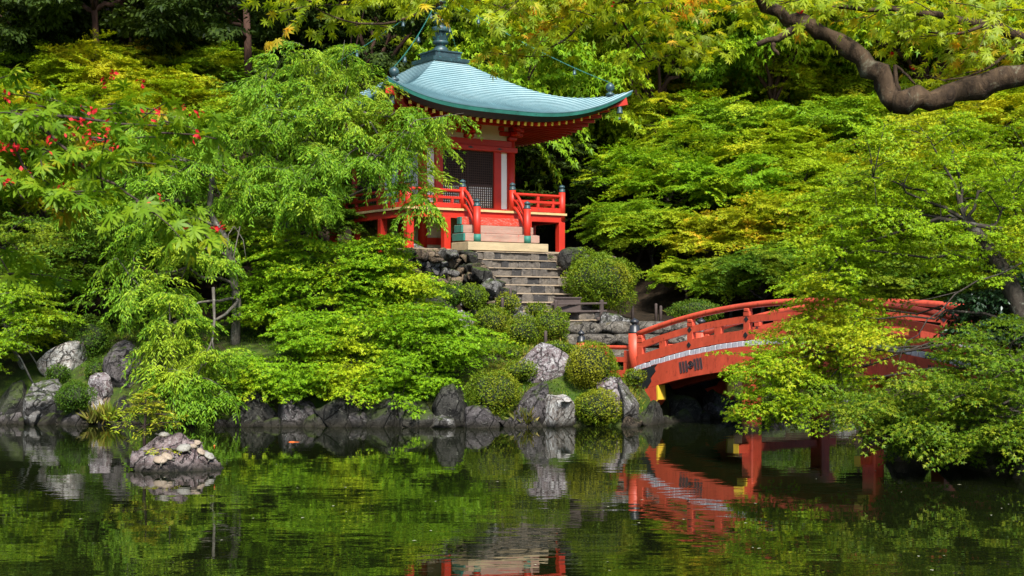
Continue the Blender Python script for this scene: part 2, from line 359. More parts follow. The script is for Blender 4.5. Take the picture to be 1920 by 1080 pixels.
xs = np.unique(np.concatenate([np.linspace(-320, -28, 14), np.arange(-28, 28.1, .33), np.linspace(28, 320, 14)]))
ys_ = np.unique(np.concatenate([np.linspace(-90, 2, 8), np.arange(2, 34, .8), np.arange(34, 54, .25), np.arange(54, 100, 1.5), np.linspace(100, 420, 14)]))
XX, YY = np.meshgrid(xs, ys_, indexing='ij'); ZZ = terrain(XX, YY)
rs = np.random.RandomState(3)
def sines(P, k, n=10, seed=0):
    r = np.random.RandomState(seed); o = np.zeros(P.shape[:-1])
    for _ in range(n):
        d = r.normal(size=P.shape[-1]); d /= np.linalg.norm(d); o += np.sin(P@d*k*(.6+.9*r.rand())+r.rand()*TAU)
    return o/math.sqrt(n)
ZZ = ZZ+np.where(ZZ > .3, sines(np.stack([XX, YY], -1), 2.2, 12, 5)*.05, 0)
mb = MB(); mb.grid(np.stack([XX, YY, ZZ], -1)); tag(mb.build("ground", M['ground'], smooth=True), kind="structure")
mb = MB(); mb.add([(-70, -5, 0), (70, -5, 0), (70, 60, 0), (-70, 60, 0)], [(0, 1, 2, 3)]); tag(mb.build("water", M['water']), kind="structure")

# ------------------------------------------------------------------ leaves, sprays, trees
def T_leaf(kind):
    if kind == 'lance':
        V = np.array([(0, 0, 0), (.15, .42, .03), (0, 1, -.12), (-.15, .42, .03)]); T = [(0, 1, 2), (0, 2, 3)]
    elif kind == 'oval':
        V = np.array([(0, 0, 0), (.27, .45, .06), (0, 1, -.05), (-.27, .45, .06)]); T = [(0, 1, 2), (0, 2, 3)]
    elif kind == 'maple3':
        V = np.array([(0, 0, 0), (.62, .34, -.10), (.17, .36, 0), (0, 1, -.14), (-.17, .36, 0), (-.62, .34, -.10)]); T = [(0, 1, 2), (0, 2, 4), (2, 3, 4), (0, 4, 5)]
    elif kind == 'maple7':
        V = [(0, 0, 0)]; T = []
        for a, L in ((0, 1), (40, .92), (-40, .92), (80, .72), (-80, .72), (128, .42), (-128, .42)):
            a = math.radians(a); d = np.array([math.sin(a), math.cos(a)]); q = np.array([d[1], -d[0]]); k = len(V)
            for r, wd in ((.22, .07), (.55, .115), (1, 0), (.55, -.115), (.22, -.07)):
                p = d*r*L+q*wd*(.5+.5*L); V.append((p[0], p[1], -.22*r*r*L))
            T += [(0, k, k+4), (k, k+1, k+3), (k, k+3, k+4), (k+1, k+2, k+3)]
        V = np.array(V)
    elif kind == 'blade':
        V = np.array([(-.03, 0, 0), (.03, 0, 0), (.018, .6, .05), (0, 1, -.1)]); T = [(0, 1, 2), (0, 2, 3)]
    return np.array(V, float), np.array(T, int)

class Fol:
    def __init__(s): s.P = []; s.F = []; s.U = []; s.S = []
    def add(s, P, Fd, U, S):
        s.P.append(P); s.F.append(Fd); s.U.append(U); s.S.append(S)
    def count(s): return sum(len(p) for p in s.P)
    def mesh(s, name, kind, mat, origin=(0, 0, 0)):
        P = np.concatenate(s.P)-np.asarray(origin, float); Fd = np.concatenate(s.F); U = np.concatenate(s.U); S = np.concatenate(s.S)
        Fd = Fd/(np.linalg.norm(Fd, axis=1)[:, None]+1e-9); R = np.cross(Fd, U); R /= np.linalg.norm(R, axis=1)[:, None]+1e-9; N = np.cross(R, Fd)
        TV, TT = T_leaf(kind); n = len(P); k = len(TV)
        V = P[:, None]+S[:, None, None]*(TV[None, :, 0:1]*R[:, None]+TV[None, :, 1:2]*Fd[:, None]+TV[None, :, 2:3]*N[:, None])
        T = TT[None]+(np.arange(n)*k)[:, None, None]
        return tri_mesh(name, V.reshape(-1, 3), T.reshape(-1, 3), mat)

def maple_spray(r, L, leaf, droop=.28, dz=-.45, gap=.06, width=.55):
    P = []; D = []; tw = []
    n = max(4, int(L/.085)); axis = lambda x: np.array([x, .06*math.sin(x*4+ph), .10*x-droop*x*x]); ph = r.rand()*6
    tw.append([axis(x) for x in np.linspace(0, L, 5)])
    for i in range(n):
        tt = (i+.5+r.rand()*.4)/n*L; sd = 1 if i % 2 else -1
        l = width*L*(1-tt/L)**.75*(.55+.6*r.rand())+.05; a = sd*math.radians(38+28*r.rand()); p0 = axis(tt)
        d = np.array([math.cos(a), math.sin(a), .05-droop*.6*tt]); m = max(1, int(l/gap))
        for j in range(m+1):
            q = j/max(1, m)*l; p = p0+d*q+np.array([0, 0, -droop*.8*q*q])
            for s2 in (-1, 1):
                b = a+s2*math.radians(20+45*r.rand()); P.append(p+r.normal(size=3)*.012); D.append((math.cos(b), math.sin(b), dz+r.normal()*.28))
        P.append(p0+d*l); D.append((math.cos(a), math.sin(a), dz+r.normal()*.2))
    P.append(axis(L)); D.append((1, 0, dz))
    P = np.array(P); D = np.array(D); U = np.array([0, 0, 1.0])+r.normal(size=P.shape)*.42
    return P, D, U, leaf*(.72+.5*r.rand(len(P))), tw
def weep_spray(r, L, leaf, droop=.75):
    P = []; D = []; n = max(4, int(L/.10)); tw = []
    axis = lambda x: np.array([x*(1-.25*x/L), .05*math.sin(x*5+ph), .12*x-droop*x*x/L]); ph = r.rand()*6
    tw.append([axis(x) for x in np.linspace(0, L, 5)])
    for i in range(n):
        tt = (i+.5)/n*L; sd = 1 if i % 2 else -1; l = .48*L*(1-.7*tt/L)*(.5+.7*r.rand())+.08
        a = sd*math.radians(35+30*r.rand()); p0 = axis(tt); d = np.array([math.cos(a), math.sin(a), .1-.5*tt/L]); m = max(2, int(l/.055))
        for j in range(m+1):
            q = j/m*l; p = p0+d*q+np.array([0, 0, -1.1*q*q/max(l, .2)*.7])
            for s2 in (-1, 1):
                b = a+s2*math.radians(25+40*r.rand()); P.append(p+r.normal(size=3)*.012); D.append((math.cos(b)*.8, math.sin(b)*.8, -.75+r.normal()*.3))
    P = np.array(P); D = np.array(D); U = np.array([0, 0, 1.0])+r.normal(size=P.shape)*.5
    return P, D, U, leaf*(.7+.5*r.rand(len(P))), tw
def rotm(h, pitch, roll):
    ch, sh = math.cos(h), math.sin(h); cp, sp = math.cos(pitch), math.sin(pitch); cr, sr = math.cos(roll), math.sin(roll)
    Rz = np.array([[ch, -sh, 0], [sh, ch, 0], [0, 0, 1]]); Ry = np.array([[cp, 0, -sp], [0, 1, 0], [sp, 0, cp]]); Rx = np.array([[1, 0, 0], [0, cr, -sr], [0, sr, cr]])
    return Rz@Ry@Rx
def bez(p0, p1, p2, n=6):
    t = np.linspace(0, 1, n)[:, None]; return (1-t)**2*p0+2*t*(1-t)*p1+t*t*p2

def make_crown(pads, lib, r, trunk, trunk_top, limb_n, wood, fol, nspr=(5, 8), rad=.05, twigs=True, spread=2.0, tilt=.16, upbias=.0, sides=5):
    """pads: (centre, outward heading, scale). A trunk polyline forks into limbs, each limb carries the pads of one cluster."""
    C = np.array([p[0] for p in pads]); tp = np.asarray(trunk_top, float)
    k = min(limb_n, len(C)); cen = C[r.choice(len(C), k, replace=False)].copy()
    for _ in range(6):
        lab = np.argmin(((C[:, None]-cen[None])**2).sum(-1), 1)
        for j in range(k):
            if (lab == j).any(): cen[j] = C[lab == j].mean(0)
    for j in range(k):
        idx = np.where(lab == j)[0]
        if not len(idx): continue
        e = cen[j]; dt = np.linalg.norm(trunk-e, axis=1)+.6*np.maximum(0, trunk[:, 2]-e[2]+.3)+.25*r.rand(len(trunk)); dt[:len(trunk)//4] += 9; s0 = trunk[int(np.argmin(dt))]; mid = (s0+e)/2+np.array([0, 0, .10*np.linalg.norm(e-s0)])+r.normal(size=3)*.12
        limb = bez(s0, mid, e, 8)+np.concatenate([np.zeros((1, 3)), r.normal(size=(7, 3))*(.02+.022*np.linalg.norm(e-s0))])
        wood.tube(limb, np.linspace(rad, rad*.4, 8), sides+1)
        for i in idx:
            c = C[i]; dd = ((limb[2:]-c)**2).sum(1); b0 = limb[2:][np.argmin(dd+np.arange(len(dd))*-.02)]
            L0 = np.linalg.norm(c-b0)
            if L0 > .1:
                br = bez(b0, (b0+c)/2+np.array([0, 0, .12*L0])+r.normal(size=3)*.06*L0, c, 6); wood.tube(br, np.linspace(rad*.4, rad*.14, 6), sides)
            n = r.randint(nspr[0], nspr[1]+1); h0 = pads[i][1]; scl = pads[i][2]
            for q in range(n):
                if r.rand() < .10: continue
                P, D, U, S, tw = lib[r.randint(len(lib))]; h = h0+(q/(max(1, n-1))-.5)*2*spread+r.normal()*.2
                sc_ = scl*(.62+.68*r.rand()); Rm = rotm(h, upbias+r.normal()*tilt, r.normal()*tilt)
                off = c+np.array([math.cos(h), math.sin(h), 0])*.1*r.rand()*scl+np.array([0, 0, r.normal()*.09*scl])
                fol.add((P*sc_)@Rm.T+off, D@Rm.T, U@Rm.T, S*(.6+.4*sc_ if sc_ < 1 else 1.))
                if twigs:
                    for tt in tw: wood.tube((np.array(tt)*sc_)@Rm.T+off, np.linspace(rad*.13, rad*.05, len(tt)), 3, cap=False)

def in_poly(p, poly):
    x, y = p; c = False; n = len(poly); j = n-1
    for i in range(n):
        if (poly[i][1] > y) != (poly[j][1] > y) and x < (poly[j][0]-poly[i][0])*(y-poly[i][1])/(poly[j][1]-poly[i][1])+poly[i][0]: c = not c
        j = i
    return c
def poly_pads(poly, n, Y0, Y1, r, cen, scale=1., mind=22, hole=None):
    """n pad centres spread over the volume a crown fills; depth between Y0 and Y1, nearer low, farther high."""
    us = [q[0] for q in poly]; vs = [q[1] for q in poly]; pts = []; tries = 0
    while len(pts) < n and tries < 20000:
        tries += 1; u = r.uniform(min(us), max(us)); v = r.uniform(min(vs), max(vs))
        if not in_poly((u, v), poly): continue
        if hole and hole[0] < u < hole[2] and hole[1] < v < hole[3]: continue
        md = mind if tries < 6000 else mind*.6
        if any((u-a)**2+((v-b)*1.5)**2 < md*md for a, b in pts): continue
        pts.append((u, v))
    out = []
    for u, v in pts:
        f = (v-min(vs))/(max(vs)-min(vs)+1e-6); Y = Y1+(Y0-Y1)*(.35*f+.65*r.rand()); c = at(u, v, Y); d = c-cen
        out.append((c, math.atan2(d[1], d[0])+r.normal()*.5, scale*(.8+.4*r.rand())))
    return out

RL = np.random.RandomState(11)
LIB_BG = [maple_spray(RL, .95+.5*RL.rand(), .125, .30, -.5, .075) for _ in range(8)]
LIB_MID = [maple_spray(RL, .65+.4*RL.rand(), .088, .30, -.45, .062) for _ in range(8)]
LIB_BR = [maple_spray(RL, .55+.35*RL.rand(), .066, .34, -.45, .050) for _ in range(8)]
LIB_NEAR = [maple_spray(RL, .30+.16*RL.rand(), .066, .5, -.55, .060, .6) for _ in range(8)]
LIB_WEEP = [weep_spray(RL, .85+.5*RL.rand(), .135, .55) for _ in range(8)]
LIB_EVER = [maple_spray(RL, .9+.5*RL.rand(), .15, .2, -.3, .085) for _ in range(6)]

def dome_pads(r, R, Hc, n, flat=.75, low=-.35):
    out = []
    while len(out) < n:
        d = r.normal(size=3); d /= np.linalg.norm(d)
        if d[2] < low: continue
        q = (.62+.38*r.rand()) if r.rand() < .8 else .3+.4*r.rand()
        p = np.array([d[0]*R*q, d[1]*R*q, Hc+d[2]*R*flat*q])
        if any(np.linalg.norm((p-o[0])*np.array([1, 1, 1.6])) < R*.17 for o in out) and r.rand() < .8: continue
        out.append((p, math.atan2(d[1], d[0])+r.normal()*.4, .85+.35*r.rand()))
    return out

PROTO = []
def proto_tree(seed, kind='maple'):
    r = np.random.RandomState(seed); wood = MB(); fol = Fol(); R = 2.6; Hc = 2.9
    top = np.array([r.normal()*.25, r.normal()*.25, 1.5 if kind == 'maple' else 2.4])
    trunk = bez(np.array([0, 0, -1.2]), np.array([r.normal()*.2, r.normal()*.2, .5]), top, 7)
    wood.tube(trunk, np.linspace(.15, .085, 7), 8)
    if kind == 'maple':
        make_crown(dome_pads(r, R, Hc, 46), LIB_BG, r, trunk, top, 7, wood, fol, (5, 7), .06, False, tilt=.3)
        cm = fol.mesh("crown", 'maple3', M['maple_g'])
    else:
        make_crown(dome_pads(r, R, Hc+.4, 40, 1.2, -.7), LIB_EVER, r, trunk, top, 6, wood, fol, (5, 7), .06, False)
        cm = fol.mesh("crown", 'oval', M['ever'])
    root = None
    wm = wood.build("trunk", M['bark'], smooth=True); tm = wm.data; bpy.data.objects.remove(wm)
    return tm, cm
PROTO = [proto_tree(s) for s in (101, 102, 103, 104, 105)]
EPROTO = [proto_tree(s, 'ever') for s in (201, 202)]

def put_tree(name, u, v, R, Ymin, mat, pi, label, cat, group=None, ever=False, bark='bark', Y=None, flat=1.):
    tm, cm = (EPROTO if ever else PROTO)[pi % (2 if ever else 5)]
    s = R/2.6; hc = (3.3 if ever else 2.9)*s*flat; Yk = Ymin
    while Y is None:
        c = at(u, v, Yk)
        if c[2]-hc <= H(c[0], c[1])+.1 or Yk > 150: Y = Yk
        Yk += .25
    c = at(u, v, Y); root = empty(name, (c[0], c[1], c[2]-hc), random.Random(label+str(u)).random()*TAU); root.scale = (s, s, s*flat)
    for nm, me, mt in (("trunk", tm, M[bark]), ("crown", cm, M[mat])):
        o = bpy.data.objects.new(nm, me); link(o, root)
        if not o.material_slots: pass
        o.material_slots[0].link = 'OBJECT'; o.material_slots[0].material = mt
    tag(root, label, cat, group); return root
# ------------------------------------------------------------------ temple hall
hall = empty("temple_hall", (TC[0], TC[1], TZ), TH)
tag(hall, "small vermilion temple hall with a curved pale green copper roof above the stone steps", "temple hall")
VF = 1.35; WX = 1.85; YF = -1.85; YB = 2.95; VH = 3.05; VB = 3.9
# hall columns, walls, beams
def col(x, y, r=.15, z0=0.0, z1=3.9, name="column"):
    b = MB(); b.lathe([(r, z0), (r, z1)], (x, y, 0), 18); return b.build(name, M['red'], hall, True)
for x, y in ((-1.7, YF+.15), (1.7, YF+.15), (-1.7, YF+1.45), (-1.7, YF+2.75), (-1.7, YB-.1), (1.7, YB-.1)): col(x, y)
yf = YF+.15
for x in (-1.13, 1.13): MB().box((x, yf, (1.5+3.39)/2), (.28, .2, 1.89), bev=.01).build("door_post", M['red'], hall)
for x in (-1.41, 1.41): MB().box((x, yf+.02, (1.5+3.39)/2), (.27, .06, 1.888)).build("wall_panel", M['white'], hall)
MB().box((0, yf-.03, 1.428), (3.3, .22, .15), bev=.01).build("sill_beam", M['red'], hall)
MB().box((0, yf-.05, 3.472), (3.72, .3, .165), bev=.012).build("lintel_beam", M['red'], hall)
MB().box((0, yf-.02, 3.665), (3.56, .24, .21), bev=.012).build("tie_beam", M['red'], hall)
for x in (-1.13, 0, 1.13):
    
    o = MB().tube([(x-.09, yf-.205, 3.475), (x+.09, yf-.205, 3.475)], [.018, .018], 6).box((x, yf-.205, 3.475), (.07, .02, .07), np.array([[.7, 0, .7], [0, 1, 0], [-.7, 0, .7]])).build("nail_cover", M['bronze'], hall)
MB().box((0, yf+.02, 4.02), (3.2, .08, .5)).build("frieze_panel", M['cream'], hall)
MB().box((0, yf-.05, 4.36), (4.3, .22, .2), bev=.012).build("eave_purlin", M['red'], hall)
# door leaves: lattice over dark backing above, white backing below
for sgn in (-1, 1):
    b = MB(); x0 = sgn*.492; w_ = .965; z0, z1 = 1.51, 3.385
    for k in range(13): b.box((x0-w_/2+w_*k/12, yf-.02, (z0+z1)/2), (.021 if 0 < k < 12 else .06, .025, z1-z0), mi=0)
    nz = 25
    for k in range(nz): b.box((x0, yf-.023, z0+(z1-z0)*k/(nz-1)), (w_, .025, .021 if 0 < k < nz-1 else .06), mi=0)
    b.box((x0, yf-.026, 2.24), (w_, .042, .06))
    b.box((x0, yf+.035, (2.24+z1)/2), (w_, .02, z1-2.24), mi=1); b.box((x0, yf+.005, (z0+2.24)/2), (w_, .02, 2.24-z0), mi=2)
    b.build("door_leaf", [M['lattice'], M['darkin'], M['white']], hall)
# left side wall: two white bays and a lattice bay
xl = -1.7
for y0, y1 in ((YF+.28, YF+1.32), (YF+1.58, YF+2.62)):
    MB().box((xl, (y0+y1)/2, 2.44), (.06, y1-y0, 1.89)).build("wall_panel", M['white'], hall)
b = MB(); y0, y1 = YF+2.88, YB-.24
for k in range(15): b.box((xl-.02, y0+(y1-y0)*k/14, 2.44), (.035, .03, 1.88))
for k in range(20): b.box((xl-.023, (y0+y1)/2, 1.5+1.88*k/19), (.035, y1-y0, .03))
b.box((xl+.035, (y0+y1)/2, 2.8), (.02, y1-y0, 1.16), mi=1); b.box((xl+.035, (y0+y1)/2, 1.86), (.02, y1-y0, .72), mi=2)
b.build("lattice_window", [M['lattice'], M['darkin'], M['white']], hall)
ym = (YF+YB)/2+.03; Ls = YB-YF-.35
for z, h_, nm in ((1.428, .15, "sill_beam"), (3.472, .165, "lintel_beam"), (3.665, .21, "tie_beam")):
    MB().box((xl-.03, ym, z), (.2, Ls, h_), bev=.01).build(nm, M['red'], hall)
MB().box((xl+.02, ym, 4.02), (.08, Ls, .5)).build("frieze_panel", M['cream'], hall)
MB().box((xl-.03, ym, 4.36), (.2, Ls+.9, .2), bev=.01).build("eave_purlin", M['red'], hall)
# right and back walls
MB().box((1.7, ym, 2.9), (.08, Ls, 2.9)).build("wall_panel", M['white'], hall)
MB().box((0, YB-.1, 2.9), (3.2, .08, 2.9)).build("wall_panel", M['white'], hall)
MB().box((1.73, ym, 3.57), (.2, Ls, .4)).build("tie_beam", M['red'], hall)
MB().box((1.73, ym, 4.36), (.2, Ls+.9, .2)).build("eave_purlin", M['red'], hall)
# bracket blocks on the columns
for x, y in ((-1.7, yf), (1.7, yf), (0, yf), (-1.7, YF+1.45), (-1.7, YF+2.75)):
    b = MB(); b.box((x, y, 3.86), (.34, .34, .14), bev=.03); b.box((x, y, 4.02), (.95, .16, .15), bev=.03); b.box((x, y, 4.02), (.16, .95, .152), bev=.03)
    for q in (-.4, 0, .4): b.box((x+q, y, 4.17), (.2, .2, .13), bev=.02); b.box((x, y+q*1.01, 4.172), (.2, .2, .13), bev=.02)
    b.build("bracket", M['red'], hall)
# roof surface
ft = [0, .13, .34, .55, .74, .91, 1.]; zt = [6.85, 6.42, 5.78, 5.12, 4.70, 4.40, 4.26]
KK = 1
def roof_pt(s, t, dz=0., din=0.):
    r = 4.2+(.60-4.2)*t; f = r/4.6
    fl = 1+.095*abs(s)**4*(1-t)**2
    r2 = (r-din)*fl
    lift = .56 if (KK == 0 and s < 0) or (KK == 3 and s > 0) else .95        # the nearest eave corner has sunk a little
    z = np.interp(f, ft, zt)+lift*(f*fl)**3.2*abs(s)**3.0
    return np.array([s*r2, -r2, z+dz])
def smooth_interp():
    global ft, zt
    a = np.linspace(0, 1, 60); z = np.interp(a, ft, zt)
    for _ in range(60): z[1:-1] = (z[:-2]+z[1:-1]*2+z[2:])/4
    ft, zt = a, z
smooth_interp()
NS, NC = 49, 27; S_ = np.linspace(-1, 1, NS)
def rot4(k): a = k*math.pi/2; return np.array([[math.cos(a), -math.sin(a), 0], [math.sin(a), math.cos(a), 0], [0, 0, 1]])
rb = MB(); fb = MB(); ub = MB(); sb = MB()
for k in range(4):
    R4 = rot4(k).T; KK = k
    for i in range(NC):
        t0, t1 = i/NC, (i+1)/NC
        lo = np.array([roof_pt(s, t0, .034) for s in S_]); hi = np.array([roof_pt(s, t1, .004) for s in S_]); hj = np.array([roof_pt(s, t0, -.004) for s in S_])
        rb.grid(np.stack([lo, hi], 1)@R4, flip=True); rb.grid(np.stack([hj, lo], 1)@R4, 1, True)
    e0 = np.array([roof_pt(s, 0, .02) for s in S_]); e1 = np.array([roof_pt(s, 0, -.12, .04) for s in S_]); e2 = np.array([roof_pt(s, 0, -.13, .10) for s in S_]); e3 = np.array([roof_pt(s, 0, -.26, .16) for s in S_]); e4 = np.array([roof_pt(s, 0, -.27, .45) for s in S_])
    fb.grid(np.stack([e0, e1], 1)@R4); ub.grid(np.stack([e1, e2, e3, e4], 1)@R4)
    # soffit rising from the eave to the wall
    w0 = []
    for s in S_: w0.append((s*2.1, -1.75, 4.5))
    sb.grid(np.stack([e4+np.array([0, 0, .05]), np.array(w0)], 1)@R4)
roof = rb.build("roof", [M['copper'], M['seam']], hall, True)
fb.build("eave_edge", M['verdigris'], roof, True); ub.build("eave_board", paint_mat("eave_dark", (.012, .03, .035), .3, .5), roof, True)
sb.build("soffit", M['red'], roof, True)
for k in (0, 1, 3):
    R4 = rot4(k); KK = k
    for q in range(29):
        s = -0.93+1.86*q/28; p = roof_pt(s, 0, -.34, .30); x = p[0]; b = MB()
        inn = np.array([x*.62, -1.95, 4.42]); p1 = p
        A, B = R4@inn, R4@p1; b.bar(A, B, .085, .11); d = (B-A)/np.linalg.norm(B-A); b.bar(B+d*.001, B+d*.022, .088, .113, mi=1)
        b.build("rafter", [M['red'], M['yellow']], hall)
for k in range(4):                                # hip rafters, corner balls, bells
    KK = k; R4 = rot4(k); p = roof_pt(1, 0, -.34, .12); a = R4@np.array([1.7, -1.7, 4.35]); bb = R4@p
    MB().bar(a, bb, .2, .24, mi=0).build("hip_rafter", [M['red']], hall)
    q = R4@roof_pt(1, .115, .02); b = MB(); b.lathe([(.05, -.02), (.14, .0), (.15, .06), (.07, .10), (.06, .13), (.10, .16), (.145, .23), (.15, .29), (.12, .36), (.06, .41), (0.01, .43)], q, 14)
    b.build("corner_ball", M['bronze'], hall, True)
    q = R4@roof_pt(1, 0, -.52, .28); b = MB(); b.lathe([(.01, .2), (.012, .1), (.07, .09), (.085, .0), (.09, -.16), (.115, -.2), (.11, -.21), (.02, -.2)], q, 12)
    b.tube([q+np.array([0, 0, -.2]), q+np.array([0, 0, -.36])], .01, 4); b.box(q+np.array([0, 0, -.38]), (.1, .01, .09))
    b.build("wind_bell", M['bronze'], hall, True)
# finial
zb = float(np.interp(.6/4.6, ft, zt))
b = MB(); 
for (h0, h1, r0, r1) in ((zb-.06, zb+.03, .62, .66), (zb+.03, zb+.14, .70, .72), (zb+.14, zb+.36, .50, .50), (zb+.36, zb+.40, .54, .54)):
    v = [(sx*r, sy*r, h) for h, r in ((h0, r0), (h1, r1)) for sx, sy in ((-1, -1), (1, -1), (1, 1), (-1, 1))]
    b.add(v, [(3, 2, 1, 0), (4, 5, 6, 7)]+[(i, (i+1) % 4, 4+(i+1) % 4, 4+i) for i in range(4)])
fin = b.build("finial_base", M['bronze'], hall)
z0 = zb+.40; b = MB(); b.lathe([(.26, 0), (.27, .06), (.25, .14), (.19, .20), (.17, .22), (.17, .27), (.25, .30), (.27, .36), (.24, .40), (.14, .42), (.14, .66), (.15, .70), (.28, .71), (.29, .73), (.29, .84), (.28, .86), (.15, .87), (.145, 1.02), (.24, 1.03), (.25, 1.05), (.25, 1.11), (.12, 1.13), (.10, 1.26), (.22, 1.27), (.22, 1.34), (.09, 1.36), (.085, 1.48), (.20, 1.49), (.20, 1.55), (.08, 1.57), (.075, 1.68), (.18, 1.69), (.18, 1.75), (.07, 1.77), (.06, 2.0), (.12, 2.06), (.14, 2.14), (.10, 2.24), (.03, 2.34), (.005, 2.42)], (0, 0, z0), 20)
fs_ = b.build("finial", M['bronze'], hall, True)
b = MB()
for i in range(12):
    a = i/12*TAU; d = np.array([math.cos(a), math.sin(a), 0]); q = np.array([-d[1], d[0], 0]); z = np.array([0, 0, 1.0]); o = np.array([0, 0, z0+.38])
    rows = [(o+d*(.20+.10*tt+.05*tt**3)+z*.28*tt, .075*math.sin(math.pi*min(.97, .25+.75*tt))) for tt in np.linspace(0, 1, 5)]
    b.add([p+q*s*wd for p, wd in rows for s in (-1, 1)]+[p+q*s*wd-d*.012 for p, wd in rows for s in (-1, 1)], [(2*k, 2*k+1, 2*k+3, 2*k+2) for k in range(4)]+[(10+2*k, 12+2*k, 13+2*k, 11+2*k) for k in range(4)])
b.build("lotus_petals", M['bronze'], fs_, True)
for k in range(4):
    KK = k; R4 = rot4(k); a = np.array([0, 0, z0+2.0])+R4@np.array([.06, -.06, 0]); e = R4@roof_pt(1, .11, .43); P_ = []
    for tt in np.linspace(0, 1, 15): P_.append(a+(e-a)*tt+np.array([0, 0, -.50*4*tt*(1-tt)*.42]))
    P_ = np.array(P_); b = MB(); b.tube(P_, .009, 5)
    for i in range(44):
        tt = i/44*14; j = int(tt); p = P_[j]+(P_[min(14, j+1)]-P_[j])*(tt-j); b.box(p, (.04, .014, .04) if i % 2 else (.014, .04, .04), rotm(.6*k, .4, 0))
    ch = b.build("roof_chain", M['verdigris'], hall)
    for j in (3, 7, 11):
        q = P_[j]+np.array([0, 0, -.1]); b = MB(); b.lathe([(.008, .1), (.01, .02), (.045, .01), (.055, -.1), (.07, -.13), (.01, -.13)], q, 10); b.tube([q, q+np.array([0, 0, -.24])], .008, 4)
        b.build("chain_bell", M['bronze'], ch, True)
# veranda
b = MB(); nb = 26
for i in range(nb):
    x = -VH+2*VH*(i+.5)/nb; b.box((x, (-VH+VB)/2, VF-.035-.002*(i % 2)), (2*VH/nb-.004, VB+VH, .07))
b.build("veranda_floor", M['floorwood'], hall)
for (c, d) in (((0, -VH+.14, VF-.19), (2*VH-.1, .16, .24)), ((-VH+.14, (VB-VH)/2, VF-.192), (.16, VB+VH-.1, .24)), ((VH-.14, (VB-VH)/2, VF-.192), (.16, VB+VH-.1, .24))):
    MB().box(c, d, bev=.01).build("veranda_beam", M['red'], hall)
for x, y in ((-VH+.16, -VH+.16), (-1.55, -VH+.16), (1.55, -VH+.16), (VH-.16, -VH+.16), (-VH+.16, -1.2), (-VH+.16, .6), (-VH+.16, 2.2), (-VH+.16, VB-.16), (VH-.16, -1.2), (VH-.16, .8), (VH-.16, VB-.16)):
    MB().box((x, y, VF/2-.16), (.24, .24, VF-.27), bev=.02).build("veranda_post", M['red'], hall)
MB().box((0, -1.72, .7), (3.3, .06, 1.1)).build("underfloor_panel", M['cream'], hall); MB().box((-1.72, .5, .7), (.06, 4.4, 1.1)).build("underfloor_panel", M['cream'], hall)
MB().box((0, -1.78, .36), (3.5, .1, .22)).build("underfloor_beam", M['red'], hall)
MB().box((0, -VH+.6, -.0), (2*VH+.1, 1.5, .12), bev=.02).build("plinth", M['tread'], hall)
CAP = [(.10, 0), (.105, .02), (.105, .06), (.095, .07), (.10, .09), (.095, .12), (.065, .135), (.06, .15), (.095, .175), (.10, .205), (.085, .235), (.04, .265), (.005, .29)]
def newel(x, y, z0, z1, r=.11, s=1.):
    b = MB(); b.lathe([(r, z0), (r, z1)], (x, y, 0), 16); o = b.build("railing_post", M['red'], hall, True)
    c = MB(); c.lathe([(p*r/.105*.97, q*.9*s) for p, q in CAP], (x, y, z1), 16); c.build("post_cap", M['bronze'], o, True); return o
RY = -VH+.12; RXs = .95
newel(-RXs, RY, VF, VF+.68); newel(RXs, RY, VF, VF+.68); newel(VH-.12, RY, VF-.25, VF+.70); newel(-VH+.12, RY, VF-.25, VF+.70)
def railing(p0, p1, nst):
    p0 = np.array(p0); p1 = np.array(p1); z = np.array([0, 0, 1.0]); b = MB(); d = (p1-p0)/np.linalg.norm(p1-p0); n = np.array([-d[1], d[0], 0])
    b.bar(p0+z*.09, p1+z*.09, .11, .15, bev=.01); b.bar(p0+z*.34, p1+z*.34, .09, .085, bev=.008); b.tube([p0-d*.05+z*.565, p1+d*.1+z*.565], .048, 10)
    for k in range(nst):
        c = p0+(p1-p0)*(k+.5)/nst; tall = k % 2 == (nst//2) % 2 if nst > 1 else True
        b.box(c+z*.235, (.09, .09, .13), rotm(math.atan2(d[1], d[0]), 0, 0), bev=.008)
        if tall: b.box(c+z*.45, (.10, .10, .14), rotm(math.atan2(d[1], d[0]), 0, 0), bev=.012); b.box(c-n*.058+z*.09, (.03, .01, .03), mi=1)
    return b.build("railing", [M['red'], M['bronze']], hall)
railing((-VH+.2, RY, VF), (-RXs-.1, RY, VF), 3); railing((RXs+.1, RY, VF), (VH-.2, RY, VF), 3)
railing((-VH+.12, RY+.1, VF), (-VH+.12, VB-.1, VF), 9); railing((VH-.12, RY+.1, VF), (VH-.12, VB-.1, VF), 9)
railing((-VH+.12, VB-.12, VF), (VH-.12, VB-.12, VF), 7)
